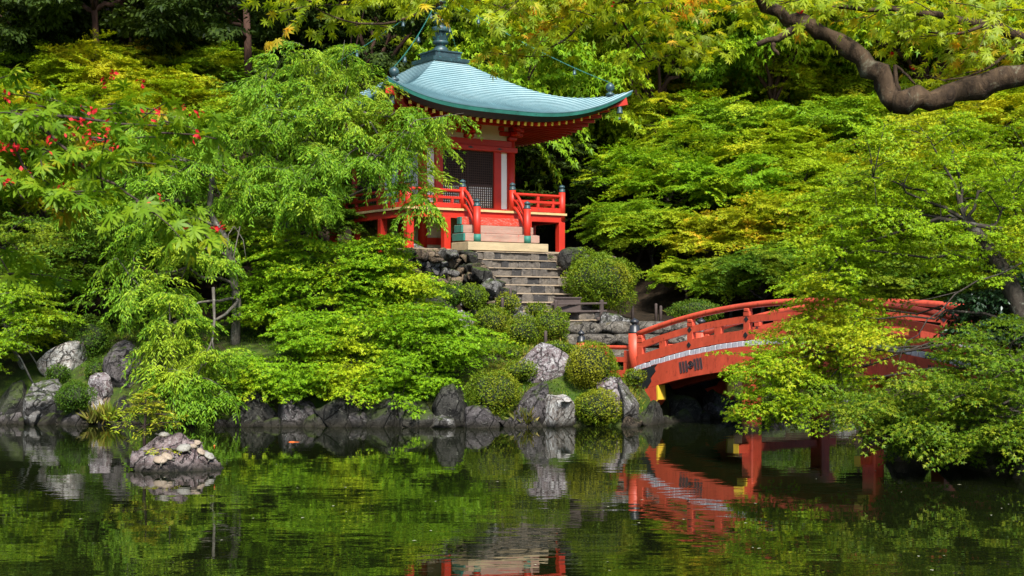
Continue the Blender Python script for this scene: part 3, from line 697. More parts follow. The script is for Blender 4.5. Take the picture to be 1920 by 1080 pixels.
# wooden stair up to the veranda
zst = [1.08, .81, .54]; yst = [-VH-.02-.25*i for i in range(4)]; wst = [2.75, 2.6, 2.4]
for i in range(3):
    y1 = -VH+.05; y0 = -VH-.24*(i+1); hw = (wst[2-i])/2
    b = MB(); b.box((0, (y0+yst[0]+.1)/2, zst[i]-.125), (2*hw, yst[0]+.1-y0, .25), bev=.012); b.box((-hw-.03, (y0+yst[0])/2, zst[i]-.125), (.07, yst[0]-y0-.02, .23), mi=1, bev=.01); b.box((hw+.03, (y0+yst[0])/2, zst[i]-.125), (.07, yst[0]-y0-.02, .23), mi=0, bev=.01)
    b.build("wooden_step", [M['red_old'] if i == 0 else M['wornwood'], M['verdigris']], hall)
MB().box((0, -VH-.6, .12), (3.02, 1.0, .26), bev=.012).build("base_step", M['stepwood'], hall)
for sx in (-RXs, RXs):
    o = newel(sx, -VH-.72, .27, 1.37, .115)
    MB().lathe([(.122, 0), (.122, .24)], (sx, -VH-.72, .27), 16).build("post_foot", M['verdigris'], o, True)
    b = MB()
    for dz0, dz1, th in ((.57, 1.0-.27, .05), (.34, .56, .045), (.10, .30, .06)):
        P_ = bez(np.array([sx, RY-.05, VF+dz0]), np.array([sx, RY-.35, VF+dz0+.02]), np.array([sx, -VH-.68, .27+dz1+.1]), 7); b.tube(P_, th, 8)
    b.build("stair_rail", M['red'], hall, True)

# ------------------------------------------------------------------ arched bridge
BA = math.atan2(-.78, .62); BC = np.array([7.96, 34.02])
bridge = empty("arched_bridge", (BC[0], BC[1], 0), BA)
tag(bridge, "vermilion arched wooden bridge over the pond with black capped end posts", "bridge")
HL = 5.95; BW = 1.33
dk = lambda x: 2.25-.87*(np.asarray(x)/HL)**2
b = MB(); npl = 66
rp = np.random.RandomState(8)
for i in range(npl):
    x = -HL+2*HL*(i+.5)/npl; sl = math.atan(-.87*2*x/HL**2); ov = .05+.012*rp.rand()
    b.box((x, 0, float(dk(x))-.065+.006*rp.randn()), (2*HL/npl-.012, 2*(BW+ov), .13), rotm(0, sl, 0), bev=.008)
b.build("deck", M['plank'], bridge)
xg = np.linspace(-HL+.02, HL-.02, 41)
gl = lambda x: float(dk(x))-.70+.02*(abs(x)/HL)
for y in (-BW+.02, BW-.02, 0.):
    b = MB(); top = [(x, float(dk(x))-.136) for x in xg]; bot = [(x, gl(x)) for x in xg]
    b.prism(top+bot[::-1], y-.11, y+.11); g_ = b.build("girder", M['orange'], bridge)
    if y != 0:
        sy = -1 if y < 0 else 1; yo = y+sy*.113
        for sx in (-1, 1):                       # black metal shoe with a wavy inner edge
            xx = np.linspace(HL-1.02, HL-.02, 9); zt_ = [(sx*x, float(dk(x))-.142) for x in xx]; zb_ = [(sx*x, gl(x)-.006) for x in xx]
            wav = [(sx*(HL-1.02+[0, .10, .06, .16, .24, .22, .30][k]), zt_[0][1]+(zb_[0][1]-zt_[0][1])*k/6) for k in range(7)]
            b = MB(); b.prism(zt_+[q for q in zb_[::-1] if sx*q[0] > HL-.74]+wav[::-1], y-.125, y+.125); b.build("girder_shoe", M['black'], g_)
            xc = sx*3.72; b = MB()               # crest: three looped bars, a swirl in a ring, three bars
            zc = float(dk(xc))-.40; sl = math.atan(-.87*2*xc/HL**2); RR = rotm(0, sl, 0); cc = np.array([xc, yo, zc])
            def pt(px_, pz_): return cc+RR@np.array([px_, 0, pz_])
            for j in (-3, -2, -1, 1, 2, 3):
                xo = j*.105+(.05 if j > 0 else -.05)
                b.tube([pt(xo-.022, .15), pt(xo-.022, -.11), pt(xo-.012, -.135), pt(xo+.012, -.135), pt(xo+.022, -.11), pt(xo+.022, .15)], .013, 5)
            b.tube([pt(.09*math.cos(a), .02+.09*math.sin(a)) for a in np.linspace(0, TAU, 17)], .013, 5)
            for a0 in (0, TAU/3, 2*TAU/3):
                b.tube([pt((.015+.062*q)*math.cos(a0+2.6*q), .02+(.015+.062*q)*math.sin(a0+2.6*q)) for q in np.linspace(0, 1, 6)], [.024, .022, .02, .016, .012, .006], 5)
            b.build("crest", M['black'], g_)
            b = MB(); xe = HL-.05; prof = [(xe, gl(xe)-.005), (xe-1.0, gl(xe-1.0)-.005), (xe-1.02, gl(xe)-.14), (xe-.9, gl(xe)-.26), (xe-.72, gl(xe)-.34), (xe, gl(xe)-.36)]
            b.prism([(sx*a, c) for a, c in prof], y-.13, y+.13, 0); 
            prof2 = [(xe-1.0, gl(xe-1.0)-.006), (xe-1.035, gl(xe)-.12), (xe-.93, gl(xe)-.215), (xe-.895, gl(xe)-.20), (xe-.975, gl(xe)-.12), (xe-.95, gl(xe-.9)-.006)]
            b.prism([(sx*a, c) for a, c in prof2], y-.134, y+.134, 1); b.build("corbel", [M['orange'], M['yellow']], bridge)
for x in np.linspace(-5, 5, 11): MB().box((x, 0, float(dk(x))-.24), (.14, 2*BW-.3, .16)).build("cross_beam", M['red'], bridge)
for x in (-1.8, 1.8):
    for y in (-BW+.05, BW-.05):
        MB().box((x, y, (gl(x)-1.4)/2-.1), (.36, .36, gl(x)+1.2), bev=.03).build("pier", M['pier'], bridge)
    b = MB(); b.box((x, 0, .44), (.16, 2*BW+1.0, .22), bev=.01)
    for s in (-1, 1): b.box((x, s*(BW+.505), .44), (.162, .02, .222), mi=1)
    b.build("tie_beam", [M['orange'], M['yellow']], bridge)
    b = MB(); z1 = gl(x)-.004; b.box((x, 0, z1-.165), (.278, 2*(BW-.6)+.02, .31))
    for s in (-1, 1):
        yy = s*(BW+.42); poly = [(s*(BW-.6), z1), (yy, z1), (yy+s*.02, z1-.10), (yy-s*.10, z1-.16), (yy-s*.12, z1-.26), (yy-s*.3, z1-.32), (s*(BW-.6), z1-.32)]
        n_ = len(poly); v = [(x-.14, p, z) for p, z in poly]+[(x+.14, p, z) for p, z in poly]
        b.add(v, [tuple(range(n_)), tuple(range(n_, 2*n_))[::-1]]+[(i, n_+i, n_+(i+1) % n_, (i+1) % n_) for i in range(n_)], 0)
        tip = [(yy+s*.002, z1-.002), (yy+s*.024, z1-.10), (yy-s*.096, z1-.165), (yy-s*.116, z1-.265), (yy-s*.16, z1-.28), (yy-s*.14, z1-.14), (yy-s*.04, z1-.09), (yy-s*.05, z1-.002)]
        n_ = len(tip); v = [(x-.144, p, z) for p, z in tip]+[(x+.144, p, z) for p, z in tip]
        b.add(v, [tuple(range(n_)), tuple(range(n_, 2*n_))[::-1]]+[(i, n_+i, n_+(i+1) % n_, (i+1) % n_) for i in range(n_)], 1)
    b.build("pier_cap_beam", [M['orange'], M['yellow']], bridge)
RP = [-3.85, -1.93, 0, 1.93, 3.85]
def slope(x): return math.atan(-.87*2*x/HL**2)
for y in (-BW+.06, BW-.06):
    so = -1 if y < 0 else 1
    for nm, zc, w_, h_ in (("bottom_rail", .145, .17, .25), ("middle_rail", .53, .12, .17)):
        b = MB(); xx = np.linspace(-HL+.12, HL-.12, 33); t_ = [(x, float(dk(x))+zc+h_/2) for x in xx]; l_ = [(x, float(dk(x))+zc-h_/2) for x in xx]
        b.prism(t_+l_[::-1], y-w_/2, y+w_/2); r_ = b.build(nm, M['orange'], bridge)
        for x in RP:
            for sd in (-1, 1):
                b = MB(); b.box((x, y+sd*(w_/2+.006), float(dk(x))+zc), (.105, .016, .105), np.array([[.707, 0, .707], [0, 1, 0], [-.707, 0, .707]])); b.build("nail_cover", M['black'], r_)
    b = MB(); xx = np.linspace(-HL+.05, HL-.05, 41); b.tube([(x, y, float(dk(x))+.865) for x in xx], .078, 12); b.build("hand_rail", M['orange'], bridge, True)
    for x in RP+[-HL+.27, HL-.27]:
        z0_ = float(dk(x)); b = MB(); b.box((x, y, z0_+.355), (.2, .13, .30), bev=.012); b.box((x, y, z0_+.66), (.21, .14, .12), bev=.015); b.box((x, y, z0_+.755), (.17, .16, .09), bev=.02); b.build("rail_post", M['orange'], bridge)
    for x in [(RP[i]+RP[i+1])/2 for i in range(4)]+[-4.85, 4.85]:
        b = MB(); b.box((x, y, float(dk(x))+.355), (.24, .11, .24), bev=.012); b.build("rail_strut", M['orange'], bridge)
    for sx in (-1, 1):
        x = sx*HL; b = MB(); b.lathe([(.165, 1.2), (.165, 2.30)], (x, y, 0), 20); o = b.build("end_post", M['orange'], bridge, True)
        c = MB(); c.lathe([(.155, 0), (.155, .05), (.147, .055), (.147, .11), (.14, .115), (.135, .19), (.12, .215), (.075, .225), (.07, .25), (.11, .275), (.125, .305), (.12, .335), (.075, .37), (.02, .40), (.004, .42)], (x, y, 2.30), 20); c.build("post_cap", M['black'], o, True)
        # straight wing railing beyond the end post
        if sx < 0:
            b = MB(); x2 = x-2.15; b.lathe([(.135, .9), (.135, 2.02)], (x2, y, 0), 18); o = b.build("end_post", M['orange'], bridge, True)
            c = MB(); c.lathe([(.127, 0), (.125, .05), (.118, .055), (.115, .15), (.10, .175), (.06, .185), (.06, .21), (.095, .235), (.10, .265), (.06, .32), (.004, .36)], (x2, y, 2.02), 18); c.build("post_cap", M['black'], o, True)
            b = MB(); b.tube([(x-.1, y, 1.92), (x2+.1, y, 1.90)], .06, 10); b.bar((x-.1, y, 1.60), (x2+.1, y, 1.58), .1, .13); b.bar((x-.1, y, 1.22), (x2+.1, y, 1.20), .12, .18)
            for q in (.3, 1.1, 1.85): b.box((x-q, y, 1.42), (.16, .09, .24)); b.box((x-q, y, 1.74), (.16, .1, .2), bev=.02)
            b.build("wing_rail", M['orange'], bridge)
# ------------------------------------------------------------------ rocks
def ico(sub):
    bm = bmesh.new(); bmesh.ops.create_icosphere(bm, subdivisions=sub, radius=1); bm.verts.ensure_lookup_table()
    V = np.array([v.co[:] for v in bm.verts]); Fc = [tuple(v.index for v in f.verts) for f in bm.faces]; bm.free(); return V, Fc
ICO = {k: ico(k) for k in (1, 2, 3, 4, 5)}
def rock_verts(seed, dims, sub=4, cuts=9, rough=.05, Rm=None):
    r = np.random.RandomState(seed); V, Fc = ICO[sub]; V = V.copy()
    if cuts:
        V = np.sign(V)*np.abs(V)**.8; V *= (1+.12*sines(V, 2.0, 8, seed))[:, None]
        V = V@rotm(r.normal()*.25, r.normal()*.25, r.normal()*.35)
    for _ in range(int(cuts*1.5)):
        n = r.normal(size=3); n /= np.linalg.norm(n); d = r.uniform(.42, .84); q = V@n-d
        V -= n[None]*np.maximum(q, 0)[:, None]*.97
    if cuts: V = V-(V.max(0)+V.min(0))/2; V = V/np.abs(V).max(0)
    nn = V/np.linalg.norm(V, axis=1)[:, None]
    V += nn*(rough*.8*sines(V, 5, 12, seed+1)+rough*.5*sines(V, 12, 12, seed+2)+rough*.3*np.abs(sines(V, 26, 12, seed+3)))[:, None]
    V = V*np.asarray(dims)/2
    if Rm is not None: V = V@np.asarray(Rm).T
    return V, Fc
def boulder(box, Y, mat, label, seed, dep=.9, rot=None, sub=4, cuts=9, sink=0., name="boulder", cat="rock", group=None, rough=.05):
    """box = u0, v0, u1, v1 of the visible stone in the photograph at depth Y"""
    u0, v0, u1, v1 = box; wd = (u1-u0)/px(Y)*1.06; ht = (v1-v0)/px(Y)*1.08+sink; c = at((u0+u1)/2, (v0+v1)/2, Y); c[2] -= sink/2
    r = np.random.RandomState(seed); V, Fc = rock_verts(seed, (wd, max(wd, ht)*dep, ht), sub, cuts, rough, rotm(0, 0, 0) if rot is None else rotm(*rot))
    b = MB(); b.add(V+c, Fc); o = b.build(name, M[mat], None, True, loc=c); return tag(o, label, cat, group)
BL = [
 ((58, 714, 123, 784), 36.6, 'rock', "square grey boulder with a flat pale top left of the small round shrub", 1, .9, .15),
 ((78, 640, 165, 704), 38.2, 'rock_w', "pale lichen spotted boulder high on the left bank", 2, .9, .3),
 ((199, 640, 270, 738), 37.4, 'rock_s', "tall dark grey slab of rock on the left bank", 3, .7, .3),
 ((164, 700, 214, 742), 36.9, 'rock_p', "purplish rock between the tall slab and the small round shrub", 4, .9, .2),
 ((102, 768, 163, 798), 36.3, 'rock_s', "low grey stone at the water below the small round shrub", 5, 1., .15),
 ((167, 742, 200, 772), 36.5, 'rock_w', "small pale stone right of the small round shrub", 6, .9, .15),
 ((180, 742, 228, 796), 36.7, 'rock_b', "brown leaning stone behind the sedge on the left bank", 7, .8, .2),
 ((216, 740, 256, 802), 36.6, 'rock_d', "dark stone at the water under the weeping branch", 8, .9, .2),
 ((52, 768, 75, 788), 36.2, 'rock', "little round stone at the left foot of the square boulder", 9, 1., .1),
 ((0, 716, 58, 786), 37.2, 'rock_d', "dark mossy rock at the left edge of the pond", 10, 1., .2),
 ((305, 645, 345, 720), 38.0, 'rock_b', "brown sloping rock half hidden behind the weeping branches", 11, .8, .2),
 ((256, 690, 322, 760), 37.4, 'rock_d', "dark rock behind the hanging weeping branches", 12, .8, .2),
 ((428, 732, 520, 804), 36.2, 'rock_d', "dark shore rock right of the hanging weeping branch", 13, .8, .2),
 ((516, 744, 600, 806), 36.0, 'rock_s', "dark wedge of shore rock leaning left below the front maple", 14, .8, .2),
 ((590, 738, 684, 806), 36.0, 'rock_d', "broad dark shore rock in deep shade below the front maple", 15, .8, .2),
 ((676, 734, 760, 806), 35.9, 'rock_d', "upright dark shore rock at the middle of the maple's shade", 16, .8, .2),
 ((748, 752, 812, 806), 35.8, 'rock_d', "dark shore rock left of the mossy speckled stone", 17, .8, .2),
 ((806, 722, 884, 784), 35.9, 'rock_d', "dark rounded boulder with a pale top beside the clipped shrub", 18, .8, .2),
 ((803, 774, 856, 808), 35.6, 'rock', "mossy speckled stone at the water left of the clipped shrub", 19, 1., .15),
 ((866, 760, 935, 808), 35.6, 'rock_s', "smooth grey shore stone below the big clipped shrub", 20, .9, .2),
 ((964, 645, 1066, 722), 37.3, 'rock_p', "big purple and white streaked boulder above the waterside shrubs", 21, .8, .3),
 ((968, 718, 1026, 775), 36.0, 'rock_s', "pointed grey rock between the big clipped shrub and the pale boulder", 22, .7, .2),
 ((1012, 743, 1078, 808), 35.65, 'rock_w', "pale boulder with a brown base at the water's edge", 23, .9, .15),
 ((1118, 709, 1178, 768), 36.3, 'rock_p', "purple grey rock behind the round shrub by the bridge", 24, .8, .2),
 ((1158, 709, 1200, 786), 36.2, 'rock', "tall grey rock under the left end of the bridge", 25, .8, .2),
 ((1166, 780, 1206, 799), 35.55, 'rock_b', "small round brown stone sitting in the water near the bridge", 26, 1., .1),
 ((1198, 752, 1246, 796), 36.6, 'rock_d', "dark stone below the bridge corbel at the water", 27, 1., .2),
 ((946, 758, 1012, 806), 35.8, 'rock_s', "grey shore stone behind the sedge", 28, .9, .2),
 ((960, 584, 1004, 606), 39.8, 'rock', "rock top showing among the shrubs below the stone steps", 29, .9, .3),
 ((848, 582, 890, 612), 39.9, 'rock_p', "brown rock beside the front maple's right tip", 30, .9, .3),
 ((660, 545, 745, 640), 41.0, 'rock_w', "pale brown rock half hidden behind the front maple", 31, .8, .3),
 ((1546, 735, 1606, 800), 39.6, 'rock', "grey rock on the far bank behind the bridge piers", 32, .8, .2),
 ((1470, 745, 1550, 800), 39.8, 'rock_d', "dark rock on the far bank left of the grey one", 33, .8, .2),
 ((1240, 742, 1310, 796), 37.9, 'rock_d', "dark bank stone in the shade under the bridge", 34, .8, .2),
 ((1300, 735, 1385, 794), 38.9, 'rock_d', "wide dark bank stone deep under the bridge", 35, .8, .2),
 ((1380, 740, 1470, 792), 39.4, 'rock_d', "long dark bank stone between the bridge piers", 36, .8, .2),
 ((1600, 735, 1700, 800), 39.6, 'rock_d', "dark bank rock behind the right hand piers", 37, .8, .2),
 ((1122, 586, 1182, 608), 41.9, 'rock', "grey rock beside the dark fence at the foot of the big round shrub", 38, .8, .2),
 ((762, 545, 850, 600), 41.3, 'rock_d', "dark rock at the foot of the retaining wall", 39, .8, .3),
]
for (bx, Y, mt, lab, sd, dep, sink) in BL: boulder(bx, Y, mt, lab, sd*13+5, dep, None, 4, 9, sink+(.35 if bx[3] > 765 and sd not in (9, 26) else .1))
BL2 = [((752, 458, 808, 496), 44.5, 'rock', "large flat topped stone under the veranda's left front corner", 61), ((806, 466, 850, 500), 44.2, 'rock_b', "brown stone capping the retaining wall beside the veranda post", 62), ((800, 488, 850, 530), 43.7, 'rock', "pale rounded stone in the lower part of the retaining wall", 63),
 ((886, 500, 924, 526), 42.6, 'rock_d', "dark bluish block bulging from the left side of the stone steps", 64), ((900, 522, 942, 552), 42.1, 'rock', "grey block below the bluish one at the left side of the steps", 67), ((930, 540, 968, 580), 41.5, 'rock_d', "dark block at the lower left end of the stone steps", 65), ((1046, 464, 1096, 500), 44.3, 'rock_d', "dark stone at the upper right end of the stone steps", 66)]
for (bx, Y, mt, lab, sd) in BL2: boulder(bx, Y, mt, lab, sd*7+1, .8, None, 4, 9, .15)
r_ = np.random.RandomState(31)
for i, u in enumerate(np.r_[np.arange(-10, 420, 34), np.arange(424, 1010, 27), np.arange(1190, 1400, 30)]):
    Yw = 36.5 if u < 150 else 36.2 if u < 420 else 35.75 if u < 1010 else 36.2+(u-1190)*.0145; s = r_.uniform(.6, 1.3); u = u+r_.uniform(-8, 8); v = CZ*F/Yw+HY
    boulder((u-22*s, v-26*s*r_.uniform(.6, 1.2), u+22*s, v+4), Yw, ['rock_d', 'rock_d', 'rock_s', 'rock_d', 'rock_d'][r_.randint(5)], "small dark stone in the line of stones along the waterline "+("of the left bank" if u < 420 else "under the front maple" if u < 800 else "below the clipped shrubs" if u < 1100 else "under the bridge"), 700+i, 1., None, 3, 8, .25, "shore_stone", "rock", "small stones along the waterline")
r_ = np.random.RandomState(77)
for i, (u, v, s, Y) in enumerate(((1700, 850, .9, 27.5), (1780, 875, 1.1, 26.6), (1870, 880, 1.2, 25.6), (1925, 900, 1., 24.6))):
    boulder((u-s*45, v-45*s, u+s*45, v+30*s), Y, 'rock_d', ["dark rock at the water under the right maple, nearest the pier", "dark rock at the water below the right maple's hanging sprays", "big dark rock at the foot of the right maple trunk", "dark rock cut by the right edge of the frame"][i], 300+i, .9, None, 4, 9, .4)

# retaining wall of fitted stones left of the steps
def loc2w(x, y, z=0.): return np.array([TC[0]+x*TA[0]+y*TB[0], TC[1]+x*TA[1]+y*TB[1], TZ+z])
rw = MB(); r_ = np.random.RandomState(5)
def stone_row(p0, p1, z0, z1, nz, depth=.55):
    p0 = np.array(p0); p1 = np.array(p1); L = np.linalg.norm(p1-p0); d = (p1-p0)/L
    for k in range(nz):
        hz = (z1-z0)/nz; x = -.1
        while x < L:
            w_ = hz*r_.uniform(.8, 1.7); c2 = p0+d*(x+w_/2); c = loc2w(c2[0], c2[1], z0+hz*(k+.5)); V, Fc = rock_verts(r_.randint(99999), (w_*1.12, depth, hz*1.14), 3, 7, .03, rotm(TH+math.atan2(d[1], d[0])+r_.normal()*.12, r_.normal()*.1, r_.normal()*.2))
            rw.add(V+c, Fc, int(r_.randint(3))); x += w_
stone_row((-4.3, -3.95), (-1.45, -3.95), -2.0, -.28, 6); stone_row((-4.1, -4.0), (-1.5, -4.0), -.36, -.02, 1, .8)
for i in range(7): stone_row((-1.55-.02*i, -4.05-.42*i), (-1.55, -4.55-.42*i), -2.1, -.18-.265*i, max(1, 7-i), .5)
stone_row((1.5, -3.95), (4.2, -3.95), -1.2, -.05, 3)
tag(rw.build("retaining_wall", [M['rock_d'], M['rock'], M['rock_b']], None, True), "dark wall of fitted field stones left of the stone steps", "stone wall")
# stone staircase
stair = empty("stone_staircase", loc2w(0, -4.1, 0), TH); tag(stair, "steep flight of rough stone steps below the temple hall", "stone steps")
r_ = np.random.RandomState(9)
for i in range(10):
    y = -.08-.40*i; z = -.265*i-.03; hw = 1.36+.035*i; b = MB(); x = -hw
    while x < hw-.12:
        w_ = min(r_.uniform(.26, .62), hw-x); w_ = hw-x if hw-x-w_ < .2 else w_
        V, Fc = rock_verts(r_.randint(99999), (1, 1, 1), 3, 0, .05); V = np.sign(V)*np.minimum(np.abs(V)*1.8, .5+.03*r_.rand())
        V = V*np.array([w_*.96, .40, .235])+np.array([x+w_/2, y+.04+.025*r_.normal(), z-.165]); b.add(V, Fc); x += w_
    st = b.build("step", M['stepstone'], stair, True)
    b = MB(); nx = 24; P_ = np.zeros((nx, 3, 3))
    for a in range(nx):
        xx = -hw+.02+(2*hw-.04)*a/(nx-1); w1 = .012*math.sin(a*1.9+i)+.008*r_.normal()
        P_[a] = [(xx, y-.205+w1, z-.035), (xx, y-.175+w1, z-.016), (xx, y+.24, z+.012)]
    b.grid(P_); b.build("earth_tread", M['tread'], st, True)
# lower landing steps that lead to the bridge
def path_step(name, u0, u1, vt, Y0, Y1, h, seed, label, dep=.9):
    A = at(u0, vt, Y0); B = at(u1, vt, Y1); d = B-A; L = np.hypot(d[0], d[1]); a = math.atan2(d[1], d[0]); r = np.random.RandomState(seed); b = MB(); x = 0
    while x < L-.1:
        w_ = min(r.uniform(.6, 1.15), L-x); w_ = L-x if L-x-w_ < .3 else w_
        V, Fc = rock_verts(r.randint(99999), (1, 1, 1), 3, 0, .03); V = np.sign(V)*np.minimum(np.abs(V)*1.25, .5+.03*r.rand()); V += .022*sines(V, 5, 10, r.randint(9999))[:, None]
        V = V*np.array([w_*.985, dep, h]); V = V@rotm(a, 0, 0).T+A+np.array([math.cos(a), math.sin(a), 0])*(x+w_/2)+np.array([-math.sin(a), math.cos(a), 0])*dep/2+np.array([0, 0, -h/2+r.normal()*.012]); b.add(V, Fc); x += w_
    c = (A+B)/2; o = b.build(name, M['pavestone'], None, True, loc=c); tag(o, label, "stone step")
path_step("landing_step", 1062, 1330, 603, 41.0, 41.8, .42, 4, "upper row of big landing stones between the dark fence and the bridge", 1.6)
path_step("landing_step", 1052, 1335, 628, 39.9, 40.7, .34, 5, "middle row of flat paving stones behind the bridge end post", 1.15)
path_step("landing_step", 1075, 1360, 655, 38.7, 39.6, .36, 6, "lowest row of paving stones at the bridge entrance", 1.2)

# ------------------------------------------------------------------ clipped shrubs
M['bush_core'] = paint_mat("dense_bush_twigs", (.022, .032, .010), .4, .9)
def shrub(u0, v0, u1, v1, Y, label, seed, mat='azalea', leaf=.042, dens=1., lump=.09, name="azalea_shrub", cat="shrub"):
    r = np.random.RandomState(seed); wd = (u1-u0)/px(Y); ht = (v1-v0)/px(Y); c = at((u0+u1)/2, (v0+v1)/2, Y); rx, rz = wd/2, ht/2; ry = (rx+rz)/2*1.05
    n = int(dens*3400*(rx*rz+rx*ry+ry*rz)/3/.25); n = min(n, 34000)
    d = r.normal(size=(n, 3)); d /= np.linalg.norm(d, axis=1)[:, None]
    rad = (1+.07*sines(d, 1.9, 6, seed+9)+lump*sines(d, 4.5, 10, seed)+1.*lump*sines(d, 11, 10, seed+1))*(1-.26*r.rand(n)**2.2+.04*r.rand(n))
    D = np.array([rx, ry, rz]); P = d*rad[:, None]*D; nn = d/D; nn /= np.linalg.norm(nn, axis=1)[:, None]
    root = empty(name, (c[0], c[1], c[2]-rz), 0); fo = Fol(); side = r.normal(size=(n, 3)); Fd = nn*.40+side*.75+np.array([0, 0, .2]); fo.add(P+np.array([0, 0, rz]), Fd, nn+r.normal(size=(n, 3))*.5, leaf*(.7+.6*r.rand(n)))
    link(bpy.data.objects.new("foliage", fo.mesh("foliage", 'oval', M[mat])), root)
    V, Fc = ICO[3]; V = V*(1+lump*sines(V, 4.5, 10, seed))[:, None]*D*.74+np.array([0, 0, rz]); b = MB(); b.add(V, Fc)
    for k in range(7):
        a = r.rand()*TAU; b.tube(bez(np.array([0, 0, -.25]), np.array([math.cos(a)*rx*.2, math.sin(a)*ry*.2, rz*.4]), np.array([math.cos(a)*rx*.6, math.sin(a)*ry*.6, rz]), 5), [.03, .025, .02, .016, .01], 5)
    b.build("branches", M['bush_core'], root, True); tag(root, label, cat); return root
SH = [
 (878, 692, 980, 778, 36.0, "big clipped shrub at the water between two dark stones", 1, 'azalea'),
 (1058, 642, 1156, 730, 36.6, "round clipped shrub right of the purple boulder", 2, 'azalea'),
 (1072, 726, 1168, 803, 35.85, "low clipped shrub at the water right of the pale boulder", 3, 'azalea'),
 (938, 676, 1006, 714, 36.7, "small clipped shrub left of the purple boulder's foot", 4, 'azalea'),
 (944, 650, 980, 680, 37.8, "little shrub behind the left edge of the purple boulder", 5, 'azalea'),
 (1018, 641, 1074, 666, 38.2, "flat shrub peeping over the purple boulder", 6, 'azalea'),
 (946, 592, 1022, 652, 38.9, "lumpy shrub below the rock top on the temple slope", 7, 'azalea'),
 (1000, 580, 1070, 640, 39.2, "dome shaped shrub left of the landing stones", 8, 'azalea'),
 (986, 568, 1024, 592, 40.3, "small bright shrub left of the wooden box", 9, 'azalea'),
 (884, 574, 958, 632, 39.6, "loose shrub right of the front maple's tip", 10, 'azalea'),
 (1060, 471, 1194, 584, 43.2, "large round bush right of the stone steps", 11, 'azalea'),
 (1256, 562, 1356, 606, 42.8, "wide dark shrub behind the bridge railing", 12, 'azalea_d'),
 (1170, 692, 1208, 720, 36.9, "small bright shrub beneath the bridge end post", 13, 'azalea'),
 (107, 714, 174, 772, 36.15, "small round shrub beside the square boulder", 14, 'azalea_d'),
 (134, 598, 206, 672, 38.5, "tall shaggy shrub above the lichen boulder", 15, 'azalea_d'),
 (160, 672, 204, 718, 37.5, "shrub between the lichen boulder and the tall slab", 16, 'azalea_d'),
 (88, 684, 132, 716, 37.4, "tiny dark shrub in front of the lichen boulder", 17, 'azalea_d'),
 (830, 530, 874, 574, 41.2, "upper shrub at the foot of the retaining wall", 18, 'azalea_d'),
 (862, 530, 912, 578, 41.0, "sparse shrub against the retaining wall by the steps", 19, 'azalea'),
 (932, 550, 974, 584, 40.7, "small dome shrub beside the lowest stone step", 20, 'azalea'),
 (60, 600, 140, 660, 39.4, "dark undergrowth bush at the far left of the bank", 21, 'azalea_d'),
 (1395, 655, 1500, 745, 41.3, "dark shrub on the far bank seen under the bridge's crown", 31, 'azalea_d'),  # this and the next three are added to darken the bank and its reflection
 (1490, 640, 1610, 745, 41.6, "wide dark shrub added on the far bank to darken the gap between the bridge piers", 32, 'azalea_d'),
 (1600, 650, 1720, 745, 41.5, "dark shrub added to darken the far bank behind the right hand pier", 33, 'azalea_d'),
 (1700, 640, 1840, 745, 41.4, "farthest right of the dark shrubs added to darken the bank behind the bridge", 34, 'azalea_d'),
 (320, 640, 362, 690, 38.6, "dark low bush behind the weeping branches", 22, 'azalea_d'),
]
for (a, b_, c_, d_, Y, lab, sd, mt) in SH: shrub(a, b_, c_, d_, Y, lab, sd+40, mt, dens=1.25 if sd != 11 else 1.1, leaf=.05 if sd != 11 else .062, lump=.075 if sd in (1, 2, 3, 14, 12) else .10)
# pink blossom left on the big bush
# grass and sedge
def blades(name, pts, n, ln, mat, seed, spread=.3, root=None, lean=.5):
    r = np.random.RandomState(seed); fo = Fol(); pts = np.asarray(pts); i = r.randint(len(pts), size=n); P = pts[i]+np.c_[r.normal(size=(n, 2))*spread, np.zeros(n)]
    if root is None: P[:, 2] = terrain(P[:, 0], P[:, 1])-.02
    Fd = np.c_[r.normal(size=(n, 2))*lean, np.ones(n)]; fo.add(P, Fd, r.normal(size=(n, 3)), ln*(.5+.8*r.rand(n))); return fo
r_ = np.random.RandomState(4); gp = np.c_[r_.uniform(-3.2, 3.3, 700), r_.uniform(36.3, 39.4, 700), np.zeros(700)]
gp2 = np.c_[r_.uniform(-11.5, -5.0, 400), r_.uniform(36.8, 41.5, 400), np.zeros(400)]
o = link(bpy.data.objects.new("grass", blades("g", np.r_[gp, gp2], 26000, .10, 'grass', 4, .12, None, .7).mesh("grass", 'lance', M['grass']))); tag(o, kind="stuff", label="short moss and grass on the bank", cat="grass")
for i, (u, v, Y, ln, mt, lab) in enumerate(((985, 800, 35.62, .55, 'straw', "tuft of sedge at the water left of the pale boulder"), (175, 792, 36.15, .5, 'straw', "straw coloured sedge tuft on the left shore"), (207, 795, 36.1, .6, 'grass', "green sedge tuft right of the straw coloured one"), (560, 800, 35.9, .35, 'grass', "little fern tuft on the dark shore rocks"))):
    c = at(u, v, Y); r = np.random.RandomState(i); n = 160; fo = Fol(); fo.add(np.c_[r.normal(size=(n, 2))*.10, np.zeros(n)], np.c_[r.normal(size=(n, 2))*.55, np.ones(n)*.9], r.normal(size=(n, 3)), ln*(.5+.6*r.rand(n)))
    o = link(bpy.data.objects.new("sedge_tuft", fo.mesh("sedge_tuft", 'blade', M[mt]))); o.location = tuple(c); tag(o, lab, "grass tuft")

